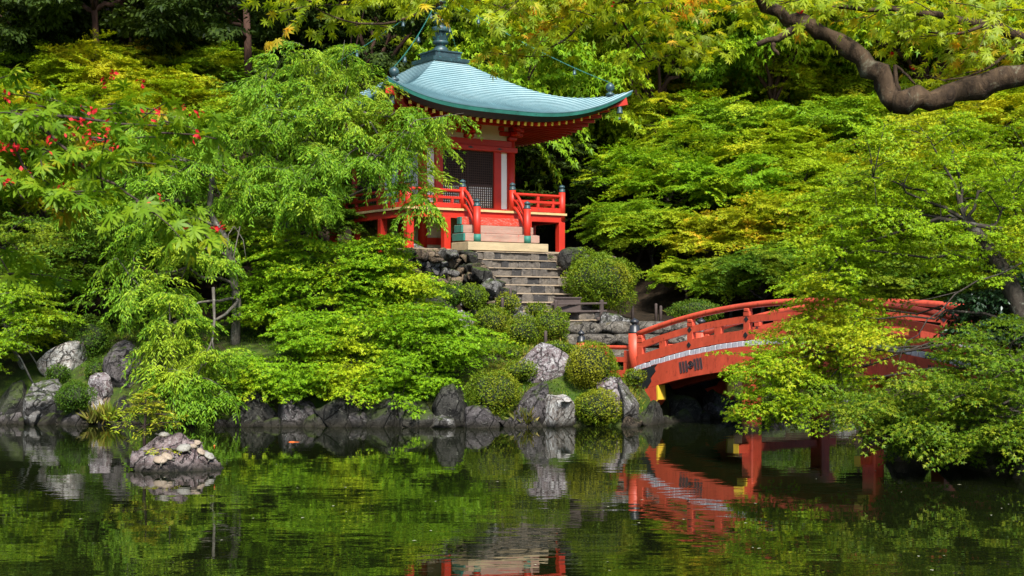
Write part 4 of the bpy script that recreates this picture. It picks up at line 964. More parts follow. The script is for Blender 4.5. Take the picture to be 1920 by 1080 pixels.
# ------------------------------------------------------------------ fence, box, rope posts
fen = empty("low_fence", at(1084, 600, 41.6)); tag(fen, "low dark wooden fence of two rails in front of the stone steps", "fence"); fo_ = np.array(fen.location)
for u in (1042, 1128):
    c = at(u, 600, 41.6+(u-1042)*.004)-fo_; b = MB(); b.lathe([(.065, -.15), (.065, .55), (.055, .585), (.0, .60)], c, 12); b.box(c+np.array([0, 0, .03]), (.3, .16, .1), bev=.02); b.build("post", M['darkwood'], fen)
for v in (569.5, 584): MB().bar(at(1032, v+1, 41.55)-fo_, at(1138, v-1, 41.95)-fo_, .05, .06, bev=.01).build("rail", M['darkwood'], fen)
bx = empty("wooden_box", at(1064, 584, 42.0)); tag(bx, "dark lidded wooden box standing behind the low fence", "box")
MB().box((0, 0, .18), (.76, .5, .38), bev=.015).build("body", M['darkwood'], bx); MB().box((0, 0, .395), (.82, .56, .05), bev=.012).build("lid", M['darkwood'], bx)
for i, (u, v0, v1, Y, lab) in enumerate(((1186, 574, 600, 43.5, "thin rope post at the edge of the big round bush"), (1230, 569, 600, 44.2, "farther of two rope posts behind the bridge"), (1239, 573, 604, 43.2, "nearer of two rope posts behind the bridge"), (1079, 647, 690, 38.9, "short dark stake hidden by the round clipped shrub"), (1023, 620, 650, 38.6, "short dark stake in front of the dome shaped shrub"), (942, 558, 584, 40.4, "short dark stake left of the small dome shrub"), (957, 540, 575, 40.6, "taller dark stake at the side of the stone steps"))):
    c = at(u, v1, Y); h_ = (v1-v0)/px(Y); b = MB(); b.lathe([(.045, -.2), (.045, h_-.03), (.03, h_)], (0, 0, 0), 10); o = b.build("rope_post", M['darkwood'], None, True); o.location = tuple(c); tag(o, lab, "post")
P_ = [at(1239, 580, 43.2), at(1250, 586, 43.4), at(1262, 584, 43.5)]; tag(MB().tube(P_, .012, 5).build("guide_rope", M['straw'], None, True), "thin guide rope hanging from the nearer rope post", "rope")

# ------------------------------------------------------------------ turtle rock, turtles, sapling, koi
M['shell_rim'] = paint_mat("shell_rim", (.085, .072, .050), .4, .6, (.18, .14, .09), .3)
YR = 25.9; rc = at(333, 872, YR)
V, Fc = rock_verts(915, (1, 1, 1), 5, 5, .05)
V = V/np.abs(V).max(0)*np.array([.92, .70, .44]); V[:, 2] += .34*V[:, 1]+.10*np.exp(-((V[:, 0]-.05)/.45)**2)*(V[:, 1] > .12)-.30*np.maximum(0, V[:, 0]-.35)-.35*np.maximum(0, -V[:, 0]-.45)
V += np.c_[np.zeros((len(V), 2)), .035*sines(V*np.array([1, 3, 1]), 9, 10, 3)+.030*np.abs(sines(V*np.array([1, 2, 1]), 22, 12, 8))]; V += .02*sines(V, 14, 12, 77)[:, None]*V
st_ = (V[:, 2]+.25*V[:, 0]+.03*sines(V, 6, 8, 5))/.11; V[:, 2] += .045*(np.floor(st_)+np.clip((st_-np.floor(st_))*3, 0, 1)-st_); V += .012*sines(V, 40, 16, 31)[:, None]*np.array([1, 1, 1.])
rc[2] = .0; V = V+rc; b = MB(); b.add(V, Fc); trk = b.build("turtle_rock", M['rock_t'], None, True, loc=rc); tag(trk, "low purplish rock in the pond with turtles basking on it", "rock")
bvh = BVHTree.FromPolygons([Vector(v) for v in V], Fc)
def turtle(u, v, wpx, head, mat, label, seed):
    o0 = Vector((0, 0, CZ)); d = Vector(at(u, v, YR))-o0; hit = bvh.ray_cast(o0, d.normalized())
    while hit[0] is None and v < 880: v += 1.5; d = Vector(at(u, v, YR))-o0; hit = bvh.ray_cast(o0, d.normalized())
    p = np.array(hit[0]) if hit[0] is not None else at(u, v, YR); n = np.array(hit[1]) if hit[0] is not None else np.array([0, 0, 1.]); n = n/np.linalg.norm(n); n = n*.7+np.array([0, 0, .5]); n /= np.linalg.norm(n)
    L = wpx/px(YR)*1.12; h = math.radians(head); x = np.array([math.cos(h), math.sin(h), 0]); x -= n*(x@n); x /= np.linalg.norm(x); y = np.cross(n, x); R = np.stack([x, y, n], 1)
    root = empty("turtle", p); Vs, Fs = ICO[3]; S = Vs.copy(); S[:, 2] = np.where(S[:, 2] < 0, S[:, 2]*.25, S[:, 2]); keel = .04*np.exp(-(S[:, 1]/.15)**2)*(S[:, 2] > 0)
    S = S*np.array([L*.5, L*.38, L*.25])+np.c_[np.zeros((len(S), 2)), keel*L]; S[:, 2] += L*.09+.006*sines(Vs, 9, 8, seed)
    b = MB(); up = np.array([S[list(f), 2].mean() for f in Fs]) > L*.17
    b.add(S@R.T, []); b.f = [list(f) for f in Fs]; b.m = [0 if q else 1 for q in up]; b.build("shell", [M[mat], M['shell_rim']], root, True)
    Bd = Vs*np.array([L*.43, L*.33, L*.10])+np.array([0, 0, L*.06]); b = MB(); b.add(Bd@R.T, Fs)
    for sx, sy in ((.7, 1), (.7, -1), (-.72, 1), (-.72, -1)): b.tube([R@np.array([sx*L*.38, sy*L*.24, L*.07]), R@np.array([sx*L*.50, sy*L*.40, L*.04]), R@np.array([sx*L*.56, sy*L*.47, .0])], [L*.07, L*.06, L*.045], 7)
    b.tube([R@np.array([-L*.45, 0, L*.05]), R@np.array([-L*.66, 0, .01])], [L*.03, L*.008], 6); b.build("body", M['turtle_skin'], root, True)
    nk = [np.array([L*.42, 0, L*.09]), np.array([L*.56, 0, L*.13]), np.array([L*.64, 0, L*.17]), np.array([L*.72, 0, L*.17]), np.array([L*.78, 0, L*.155])]
    MB().tube([R@q for q in nk], [L*.07, L*.065, L*.085, L*.085, L*.03], 10).build("head", M['turtle_skin'], root, True); tag(root, label, "turtle", "turtles basking on the rock")
for i, a in enumerate(((308, 805, 22, 165, 'turtle', "turtle alone at the top left of the rock beside the sapling"), (370, 832, 16, 130, 'turtle_tan', "small tan turtle highest of the trio at the rock's middle right"), (361, 839, 17, 150, 'turtle_tan', "tan turtle just behind the largest grey one"), (345, 843, 25, 195, 'turtle', "largest grey domed turtle at the middle of the rock"), (376, 849, 18, 140, 'turtle_tan', "slim tan turtle touching the lowest grey one at right"), (391, 857, 21, 150, 'turtle', "grey turtle nearest the rock's right tip"), (313, 859, 22, -35, 'turtle_tan', "tan turtle right of the pinkish one by the water"), (301, 866, 26, 150, 'turtle_tan', "long pinkish turtle lowest at the water's edge"))): turtle(*a, i)
r = np.random.RandomState(21); sap = empty("sapling", (*at(272, 826, 26.2)[:2], .25)); tag(sap, "young flat topped conifer sapling rooted on the turtle rock", "sapling"); wood = MB(); fol = Fol()
stem = np.array([(0, 0, -.1), (-.01, 0, .2), (.01, .0, .42), (0, .02, .62)]); wood.tube(stem, [.02, .017, .012, .006], 6)
LS = [maple_spray(RL, .26, .05, .3, .0, .016, .5) for _ in range(4)]
for z, n_, l_ in ((.28, 7, 1.15), (.40, 6, .8), (.50, 5, .6), (.60, 4, .4)):
    for k in range(n_):
        P, D, U, S, tw = LS[r.randint(4)]; a = k/n_*TAU+r.rand(); R = rotm(a, -.05+.1*r.normal(), .2*r.normal()); fol.add(P*l_*1.25@R.T+np.array([0, 0, z+.03*r.normal()]), D@R.T, U@R.T, S)
        wood.tube(np.array(tw[0])*l_*1.25@R.T+np.array([0, 0, z]), np.linspace(.006, .003, 5), 4)
for k in range(9):
    P, D, U, S, tw = LS[r.randint(4)]; a = -.5+r.normal()*.9; R = rotm(a, -.1, .2*r.normal()); fol.add(P*.8@R.T+np.array([.16+.12*r.rand(), -.12, .05]), D@R.T, U@R.T, S)
sap.scale = (1.8, 1.8, 1.8); wood.build("stem", M['twig'], sap, True); link(bpy.data.objects.new("foliage", fol.mesh("foliage", 'lance', M['hinoki'])), sap)
c = at(402, 836, 26.2); b = MB(); V, Fc = ICO[2]; b.add(V*np.array([.016, .015, .022]), Fc); b.tube([(0, 0, -.06), (0, 0, 0)], .006, 5); o = b.build("orange_flower", M['koi'], None, True); o.location = tuple(c); tag(o, "single orange flower on the right edge of the turtle rock", "flower")
c = at(548, 829, 2.8*F/(829-590)); c[2] = -.025; koi = empty("koi_carp", c, .1); koi.scale = (.75, .45, .55); tag(koi, "orange carp swimming at the surface below the maple shore", "fish")
b = MB(); b.tube([(-.32, 0, 0), (-.2, .01, 0), (0, 0, .0), (.15, 0, .0), (.26, 0, 0), (.31, 0, 0)], [.012, .04, .065, .06, .04, .012], 10); b.build("body", M['koi'], koi, True)
b = MB(); b.prism([(-.30, 0), (-.44, .05), (-.40, 0), (-.44, -.05)], -.006, .006); b.prism([(-.1, .05), (.1, .05), (.02, .085), (-.08, .075)], -.005, .005); b.build("fins", M['koi'], koi)

r = np.random.RandomState(12)
lfm = None
for i in range(55):
    Y = 15.5+18*r.rand()**1.3; u = r.uniform(20, 1900); x = (u-CX)/F*Y
    if lfm is None:
        b = MB(); b.add([(0, -.03, 0), (.018, 0, .003), (0, .034, 0), (-.018, 0, .003)], [(0, 1, 2), (0, 2, 3)]); o = b.build("floating_leaf", M['fleck']); lfm = o.data
    else: o = link(bpy.data.objects.new("floating_leaf", lfm))
    o.location = (x, Y, .004); q = .5+.7*r.rand(); o.scale = (q, q, q); o.rotation_euler = (0, 0, r.rand()*TAU); tag(o, "tiny pale fleck of fallen leaf floating on the dark pond", "leaf", "flecks floating on the pond")
# ------------------------------------------------------------------ trees shaped after the photograph
def tree_from_poly(name, label, cat, base, trunk_pts, polys, lib, leaf, mat, seed, limbs=7, bark='bark', rad=.06, nspr=(5, 8), scale=1., trunk_r=(.16, .08), twigs=True, spread=2., tilt=.16, upbias=0., group=None, extra=None, hole=None):
    """polys: (polygon, pad count, Y near, Y far). Trunk points are world points, first one at the ground."""
    r = np.random.RandomState(seed); wood = MB(); fol = Fol(); tp = [np.asarray(p, float) for p in trunk_pts]
    dense = []
    for a, b_ in zip(tp[:-1], tp[1:]):
        for q in np.linspace(0, 1, 5)[:-1]: dense.append(a+(b_-a)*q)
    dense.append(tp[-1]); dense = np.array(dense)
    dense[1:-1] = (dense[:-2]+2*dense[1:-1]+dense[2:])/4
    wood.tube(dense, np.linspace(trunk_r[0], trunk_r[1], len(dense)), 9)
    pads = []
    for po, n, Y0, Y1 in polys: pads += poly_pads(po, n, Y0, Y1, r, tp[-1], scale, 22, hole)
    make_crown(pads, lib, r, dense, tp[-1], limbs, wood, fol, nspr, rad, twigs, spread, tilt, upbias)
    if extra:
        for pts, rd in extra: wood.tube(np.array(pts), np.linspace(rd, rd*.35, len(pts)), 6)
    root = empty(name, tp[0]); o = np.array(tp[0])
    wood.build("trunk", M[bark], root, True, loc=None).location = tuple(-o)
    link(bpy.data.objects.new("crown", fol.mesh("crown", leaf, M[mat], o)), root); tag(root, label, cat, group); return root
def A(u, v, Y): return at(u, v, Y)
def gpt(u, Y): c = at(u, 590, Y); return np.array([c[0], Y, H(c[0], Y)-.2])

# weeping light green trees in front of the temple
tree_from_poly("weeping_tree", "pale green weeping tree whose hanging branches almost touch the pond", "tree", None,
    [gpt(440, 38.9), A(445, 560, 38.9), A(425, 450, 38.8), A(392, 400, 38.7), A(398, 330, 38.7)],
    [([(170, 250), (300, 205), (430, 235), (480, 300), (470, 380), (340, 420), (180, 450), (150, 360)], 40, 37.2, 39.8),
     ([(200, 440), (330, 400), (420, 430), (420, 520), (330, 560), (180, 590), (185, 520)], 18, 36.6, 38.6),
     ([(265, 560), (350, 540), (360, 640), (320, 690), (280, 660)], 10, 36.0, 36.9),
     ([(310, 690), (410, 650), (410, 750), (380, 760), (330, 745), (300, 720)], 14, 35.2, 36.0)],
    LIB_WEEP, 'lance', 'cherry', 31, 9, 'bark_grey', .05, (4, 6), .85, (.14, .07), spread=2.8, tilt=.34,
    extra=[([A(400, 540, 37.2), A(402, 600, 36.6), A(398, 640, 36.4), A(408, 690, 36.2)], .045), ([A(425, 455, 38.6), A(385, 465, 38.2), A(360, 490, 38)], .05), ([A(435, 440, 38.4), A(450, 425, 38.1), A(438, 480, 38), A(452, 520, 37.9)], .022), ([A(438, 425, 38.3), A(428, 440, 38.0), A(425, 500, 37.9)], .016), ([A(440, 425, 38.3), A(456, 450, 38.0), A(462, 490, 37.9)], .016)])
tree_from_poly("weeping_tree", "tall bright green weeping tree that screens the left half of the temple", "tree", None,
    [gpt(560, 40.4), A(548, 560, 40.3), A(530, 400, 40.2), A(545, 300, 40.2), A(600, 240, 40.2)],
    [([(470, 125), (560, 100), (640, 95), (690, 110), (715, 135), (710, 165), (680, 205), (560, 235), (455, 205)], 30, 38.6, 41.4),
     ([(440, 190), (560, 170), (690, 180), (760, 215), (850, 218), (835, 240), (780, 275), (795, 305), (690, 318), (560, 320), (450, 295)], 44, 37.6, 40.4),
     ([(450, 320), (560, 305), (620, 325), (625, 360), (600, 410), (560, 390), (480, 380)], 17, 37.4, 39.6),
     ([(775, 320), (800, 315), (800, 350), (785, 400), (775, 370)], 4, 38.6, 39.4)],
    LIB_WEEP, 'lance', 'cherry', 32, 10, 'bark_grey', .05, (4, 6), .85, (.15, .07), spread=2.8, tilt=.34,
    extra=[([A(600, 240, 40), A(640, 200, 39.6), A(655, 150, 39.6)], .04), ([A(545, 300, 40), A(590, 260, 39.4), A(600, 215, 39.2)], .05), ([A(640, 130, 38.7), A(646, 75, 38.5)], .014), ([A(700, 300, 38), A(780, 225, 37.7), A(870, 212, 37.6)], .016), ([A(530, 430, 40), A(545, 390, 39.5), A(552, 345, 39.3)], .05)])
# maples of the bank
tree_from_poly("maple_tree", "bright lime maple spreading over the shore rocks, nearest the water", "maple tree", None,
    [gpt(740, 37.4), A(735, 740, 37.4), A(742, 690, 37.3), A(775, 640, 37.3), A(800, 610, 37.2)],
    [([(540, 610), (550, 585), (610, 590), (700, 600), (740, 625), (720, 660), (640, 680), (560, 655)], 24, 36.2, 38.0),
     ([(740, 610), (780, 575), (820, 575), (850, 605), (895, 625), (870, 660), (800, 680), (740, 670)], 25, 36.2, 37.8),
     ([(450, 690), (500, 670), (600, 685), (720, 690), (820, 695), (830, 720), (775, 742), (640, 738), (560, 735), (460, 715)], 32, 35.6, 37.2)],
    LIB_MID, 'maple3', 'maple_f', 41, 9, 'bark', .045, (6, 9), .95, (.12, .06))
tree_from_poly("maple_tree", "green maple on the slope below the temple's left corner", "maple tree", None,
    [gpt(620, 39.6), A(622, 640, 39.6), A(630, 580, 39.5), A(640, 520, 39.4)],
    [([(505, 445), (545, 430), (620, 465), (680, 450), (700, 510), (670, 560), (530, 570), (505, 520)], 34, 38.4, 40.4),
     ([(660, 475), (710, 445), (728, 440), (722, 485), (768, 510), (795, 548), (790, 570), (680, 585)], 32, 38.4, 40.6),
     ([(450, 530), (500, 515), (540, 580), (510, 610), (460, 600)], 11, 38.6, 40.2)],
    LIB_MID, 'maple3', 'maple_f', 42, 8, 'bark', .045, (6, 9), 1., (.11, .06))
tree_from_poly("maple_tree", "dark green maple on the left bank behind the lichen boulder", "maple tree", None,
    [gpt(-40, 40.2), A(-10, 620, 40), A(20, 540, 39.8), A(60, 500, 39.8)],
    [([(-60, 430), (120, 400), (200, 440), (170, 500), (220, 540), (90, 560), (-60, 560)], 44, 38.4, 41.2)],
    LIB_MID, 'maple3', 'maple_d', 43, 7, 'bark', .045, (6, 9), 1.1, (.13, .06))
tree_from_poly("maple_tree", "small leaning maple at the left edge with pale stems over the pond", "maple tree", None,
    [gpt(60, 38.4), A(40, 690, 38.2), A(20, 640, 38), A(5, 600, 37.8)],
    [([(-70, 540), (40, 520), (90, 590), (60, 620), (30, 650), (-60, 700)], 30, 36.6, 38.6)],
    LIB_MID, 'maple3', 'maple_g', 44, 6, 'bark_pale', .035, (6, 9), .9, (.06, .035), extra=[([A(62, 720, 37.2), A(38, 670, 37), A(10, 645, 36.9)], .03), ([A(80, 700, 37.8), A(55, 660, 37.4), A(50, 620, 37.3)], .025)])
# right maple hanging over the bridge
bt = np.array([9.9, 26.2, 0.]); bt[2] = H(9.9, 26.2)-.2
tree_from_poly("maple_tree", "large yellow green maple leaning over the right half of the bridge", "maple tree", None,
    [bt, np.array([9.7, 26.3, 2.2]), np.array([9.2, 26.6, 3.6]), np.array([8.6, 27., 4.6])],
    [([(1600, 240), (1760, 210), (1960, 200), (2020, 420), (1960, 540), (1820, 520), (1700, 470), (1640, 400)], 84, 25.4, 30.5),
     ([(1560, 330), (1700, 330), (1750, 440), (1640, 500), (1520, 560), (1500, 520), (1560, 440)], 42, 26.0, 30.0),
     ([(1530, 575), (1640, 540), (1700, 570), (1630, 680), (1560, 750), (1470, 785), (1410, 780), (1400, 760), (1450, 720), (1410, 690), (1430, 668), (1500, 640)], 60, 26.0, 28.6)],
    LIB_BR, 'maple3', 'maple_r', 45, 20, 'bark', .034, (6, 9), 1., (.24, .13), tilt=.25, hole=(1650, 545, 1830, 700),
    extra=[([A(1940, 480, 26.2), A(1880, 512, 26), A(1830, 528, 25.8), A(1790, 552, 25.7), A(1765, 582, 25.6), A(1738, 600, 25.5), A(1722, 628, 25.4), A(1700, 640, 25.4), A(1688, 668, 25.3), A(1682, 695, 25.3)], .018), ([A(1800, 546, 25.7), A(1745, 560, 25.8), A(1700, 566, 25.9), A(1660, 590, 26)], .010), ([A(1880, 430, 26.4), A(1760, 410, 26.8), A(1640, 450, 27.2), A(1540, 470, 27.6)], .05)])
bt2 = np.array([9.6, 24.2, 0.]); bt2[2] = H(9.6, 24.2)-.2
tree_from_poly("maple_tree", "maple with shade put into its deep green leaves hanging low over the water at the right edge", "maple tree", None,
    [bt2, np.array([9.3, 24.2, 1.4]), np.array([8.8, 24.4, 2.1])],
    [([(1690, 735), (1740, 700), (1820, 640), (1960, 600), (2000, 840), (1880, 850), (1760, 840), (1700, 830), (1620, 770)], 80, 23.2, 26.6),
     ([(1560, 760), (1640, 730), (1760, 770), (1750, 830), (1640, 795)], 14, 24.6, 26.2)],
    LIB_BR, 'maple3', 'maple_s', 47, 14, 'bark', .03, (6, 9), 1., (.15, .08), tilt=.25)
tree_from_poly("camellia_tree", "dark glossy leaved evergreen shrub tree at the right end of the bridge", "evergreen tree", None,
    [np.array([9.3, 27.2, H(9.3, 27.2)-.2]), np.array([9.2, 27.2, 2.0]), np.array([9.1, 27.2, 2.8])],
    [([(1828, 572), (1870, 545), (1970, 520), (1990, 640), (1890, 645), (1835, 615)], 36, 26.4, 28.2)],
    [maple_spray(RL, .5+.3*RL.rand(), .10, .5, -.7, .06) for _ in range(4)], 'oval', 'camellia', 46, 5, 'bark', .04, (6, 8), 1., (.1, .05))

# ------------------------------------------------------------------ foreground branches
def near_tree(name, label, cat, trunk, branches, mat, leafL, seed, bark, seeds=0, gap=.055, dens=1., spr=.5, fill=None):
    """branches: ((world points), r0, r1, leafy). Leaves sit in pairs on short shoots along the leafy branches."""
    r = np.random.RandomState(seed); root = empty(name, trunk[0]); o = np.array(trunk[0]); wood = MB(); fol = Fol(); ends = []
    wood.tube(bez(trunk[0], trunk[1]*.6+trunk[2]*.4, trunk[-1], 14)+np.r_[np.zeros((1, 3)), r.normal(size=(12, 3))*.012, np.zeros((1, 3))], np.linspace(.15, .07, 14), 12)
    def shoot(p, h, s):
        P, D, U, S, tw = LIB_NEAR[r.randint(len(LIB_NEAR))]; Rm = rotm(h, r.normal()*.25-.1, r.normal()*.35)
        k = r.rand(len(P)) < dens; fol.add((P*s)[k]@Rm.T+p, D[k]@Rm.T, U[k]@Rm.T, S[k]*leafL/.066)
        for tt in tw: wood.tube((np.array(tt)*s)@Rm.T+p, np.linspace(.0035, .0015, len(tt)), 4, cap=False)
        ends.append(p+Rm@np.array([.15*s, 0, .02])); ends.append(p+Rm@np.array([.3*s, 0, 0]))
    for pts, r0, r1, leafy in branches:
        pts = np.array(pts); seg = np.r_[0, np.cumsum(np.linalg.norm(np.diff(pts, axis=0), axis=1))]; n = max(6, int(seg[-1]/.06))
        q = np.linspace(0, seg[-1], n); fine = np.stack([np.interp(q, seg, pts[:, k]) for k in range(3)], 1)
        for _ in range(3): fine[1:-1] = (fine[:-2]+2*fine[1:-1]+fine[2:])/4
        fine[1:-1] += r.normal(size=(n-2, 3))*min(.012, r0*.22)
        rad = np.linspace(r0, r1, n)*(1+.10*r.normal(size=n)*(r0 > .02)); wood.tube(fine, rad, 12 if r0 > .02 else 6)
        if leafy:
            m = int(seg[-1]*leafy); d = np.gradient(fine, axis=0)
            for i in range(m+1):
                k = min(n-1, int(n*(i+.5)/max(1, m+.01))); h = math.atan2(d[k][1], d[k][0])+(1 if i % 2 else -1)*r.uniform(.3, 1.2); shoot(fine[k], h, spr*r.uniform(.7, 1.25)/.4)
            shoot(fine[-1], math.atan2(d[-1][1], d[-1][0]), spr/.4)
    if fill:
        for po, n_, Y0, Y1 in fill:
            for c, h, s in poly_pads(po, n_, Y0, Y1, r, o, 1., 14):
                dirs = r.uniform(0, TAU); shoot(c, dirs, spr*r.uniform(.7, 1.2)/.4)
    wood.build("trunk", M[bark], root, True).location = tuple(-o)
    link(bpy.data.objects.new("crown", fol.mesh("crown", 'maple7', M[mat], o)), root)
    return root, ends, o
Yn = 4.7
lt = [np.array([-5.2, 4.4, H(-5.2, 4.4)-.3]), np.array([-5.1, 4.45, 2.0]), np.array([-4.6, 4.5, 3.0]), np.array([-3.9, 4.6, 3.4])]
def B(l, Y, dY=0.): return [at(u, v, Y+dY*i/len(l)) for i, (u, v) in enumerate(l)]
near, ends, o0 = near_tree("maple_tree", "close maple at the left edge with red winged seeds among green star leaves", "maple tree", lt, [
    ([lt[-1], np.array([-3.2, 4.65, 3.5])]+B([(-260, 205), (-60, 216), (0, 216), (54, 213), (89, 237), (115, 272), (140, 302), (183, 331), (228, 358), (262, 378)], Yn, -.3), .022, .003, 9),
    (B([(54, 213), (107, 219), (161, 224), (215, 229), (268, 237), (300, 236)], Yn, .3), .008, .0025, 10),
    (B([(97, 219), (134, 256), (200, 266)], Yn, -.2), .005, .002, 9),
    (B([(20, 216), (28, 290), (40, 325), (80, 350), (110, 366)], Yn, -.3), .006, .002, 9),
    ([lt[-1], np.array([-3.1, 4.7, 3.6])]+B([(-300, 165), (-60, 180), (10, 172), (60, 180), (120, 196), (190, 205)], Yn, .4), .007, .002, 10),
    ([np.array([-3.2, 4.65, 3.5])]+B([(-300, 260), (-60, 300), (0, 320), (30, 350), (45, 375)], Yn, -.2), .006, .002, 8),
    ([lt[-2], np.array([-3.1, 4.6, 3.05])]+B([(-300, 380), (-80, 420), (-20, 450), (10, 485), (22, 520)], Yn, 0), .01, .002, 4)],
    'maple_near', .050, 61, 'twig', dens=.62, spr=.24, fill=[([(-30, 190), (60, 195), (150, 220), (190, 245), (170, 290), (110, 320), (50, 340), (-30, 350)], 20, 4.4, 5.2)])
tag(near, "close maple at the left edge with red winged seeds among green star leaves", "maple tree")
r = np.random.RandomState(6); seeds = []
for i in range(95):
    e = ends[r.randint(len(ends))]+r.normal(size=3)*np.array([.05, .05, .03])+np.array([0, -.06, .04]); fo = Fol(); n = r.randint(5, 11); d = r.normal(size=(n, 3))+np.array([0, 0, .2])
    fo.add(np.tile(e, (n, 1))+r.normal(size=(n, 3))*.010, d, r.normal(size=(n, 3)), .019*(.7+.6*r.rand(n))); ob = bpy.data.objects.new("seed_cluster", fo.mesh("seed_cluster", 'oval', M['samara'], o0)); link(ob, near)
# top right limb
YT = 7.6
rt = [np.array([3.9, 7.8, H(3.9, 7.8)-1.2]), np.array([3.9, 7.8, 2.0]), np.array([3.6, 7.75, 3.6]), np.array([3.25, 7.7, 4.05])]
top, ends2, o1 = near_tree("maple_tree", "overhanging maple with one thick bent limb at the top right corner", "maple tree", rt, [
    ([rt[-1]]+B([(1985, 128), (1920, 140), (1850, 152), (1790, 177), (1720, 190), (1676, 192)], YT), .066, .058, 0),
    (B([(1684, 196), (1662, 158), (1632, 124), (1598, 98), (1552, 62), (1510, 46), (1450, 20), (1390, -20), (1300, -60)], YT, .2), .055, .022, 0),
    (B([(1512, 46), (1480, 60), (1452, 76), (1432, 86), (1420, 84)], YT), .024, .014, 0), (B([(1450, 78), (1448, 92), (1460, 104)], YT), .014, .008, 0),
    (B([(1684, 175), (1676, 140), (1678, 122)], YT), .018, .010, 0), (B([(1680, 124), (1700, 140), (1716, 158)], YT), .009, .005, 0),
    (B([(1985, 90), (1920, 66), (1850, 45), (1700, 20), (1500, 8)], YT+.3), .03, .008, 9),
    (B([(1850, 45), (1800, 70), (1740, 60)], YT+.2), .012, .004, 9), (B([(1920, 70), (1880, 110), (1820, 150), (1770, 150)], YT+.6), .014, .004, 9),
    (B([(1390, -20), (1320, -20), (1240, -8), (1162, 0), (1127, 18), (1090, 30), (1063, 35)], YT+.4), .026, .009, 8),
    (B([(1095, 41), (1062, 70), (1042, 90), (1026, 93)], YT+.4), .010, .004, 5), (B([(1300, -60), (1140, -40), (1045, -22), (1010, -2), (985, 8)], YT+.1), .020, .006, 9),
    (B([(1160, 22), (1166, 58), (1200, 80), (1216, 110)], YT+.5), .010, .003, 9), (B([(1140, -40), (980, -46), (900, -30), (800, -26), (740, -22), (690, -10), (650, 2)], YT-.2), .016, .004, 10),
    (B([(830, 5), (780, 28), (740, 46), (690, 48), (630, 38), (606, 24), (584, 12)], YT-.2), .010, .003, 2), (B([(900, -30), (880, -24), (840, -18)], YT-.2), .008, .003, 9),
    (B([(1240, -10), (1260, 30), (1262, 70)], YT+.6), .010, .003, 8)],
    'maple_top', .048, 62, 'bark_near', dens=.85, spr=.36, fill=[([(640, -20), (700, -40), (900, -50), (1240, -40), (1290, -20), (1230, 30), (1150, 25), (960, 15), (900, -5), (840, -26), (700, -8)], 52, 7.2, 8.6), ([(740, -30), (920, -30), (905, 14), (830, 20), (755, 14)], 9, 7.3, 8.2),
     ([(1300, -20), (1940, -20), (1940, 30), (1700, 30), (1540, 10), (1380, 20)], 52, 7.2, 8.8), ([(1700, 30), (1940, 40), (1940, 120), (1800, 120), (1730, 80)], 24, 8.0, 9.0)])
tag(top, "overhanging maple with one thick bent limb at the top right corner", "maple tree")
r = np.random.RandomState(8)
for i in range(34):
    e = ends2[r.randint(len(ends2))]+r.normal(size=3)*.04+np.array([0, -.04, .03]); fo = Fol(); n = r.randint(2, 6); fo.add(np.tile(e, (n, 1)), r.normal(size=(n, 3))+np.array([0, 0, .2]), r.normal(size=(n, 3)), .028*(.7+.5*r.rand(n)))
    link(bpy.data.objects.new("seed_cluster", fo.mesh("seed_cluster", 'oval', M['samara'], o1)), top)

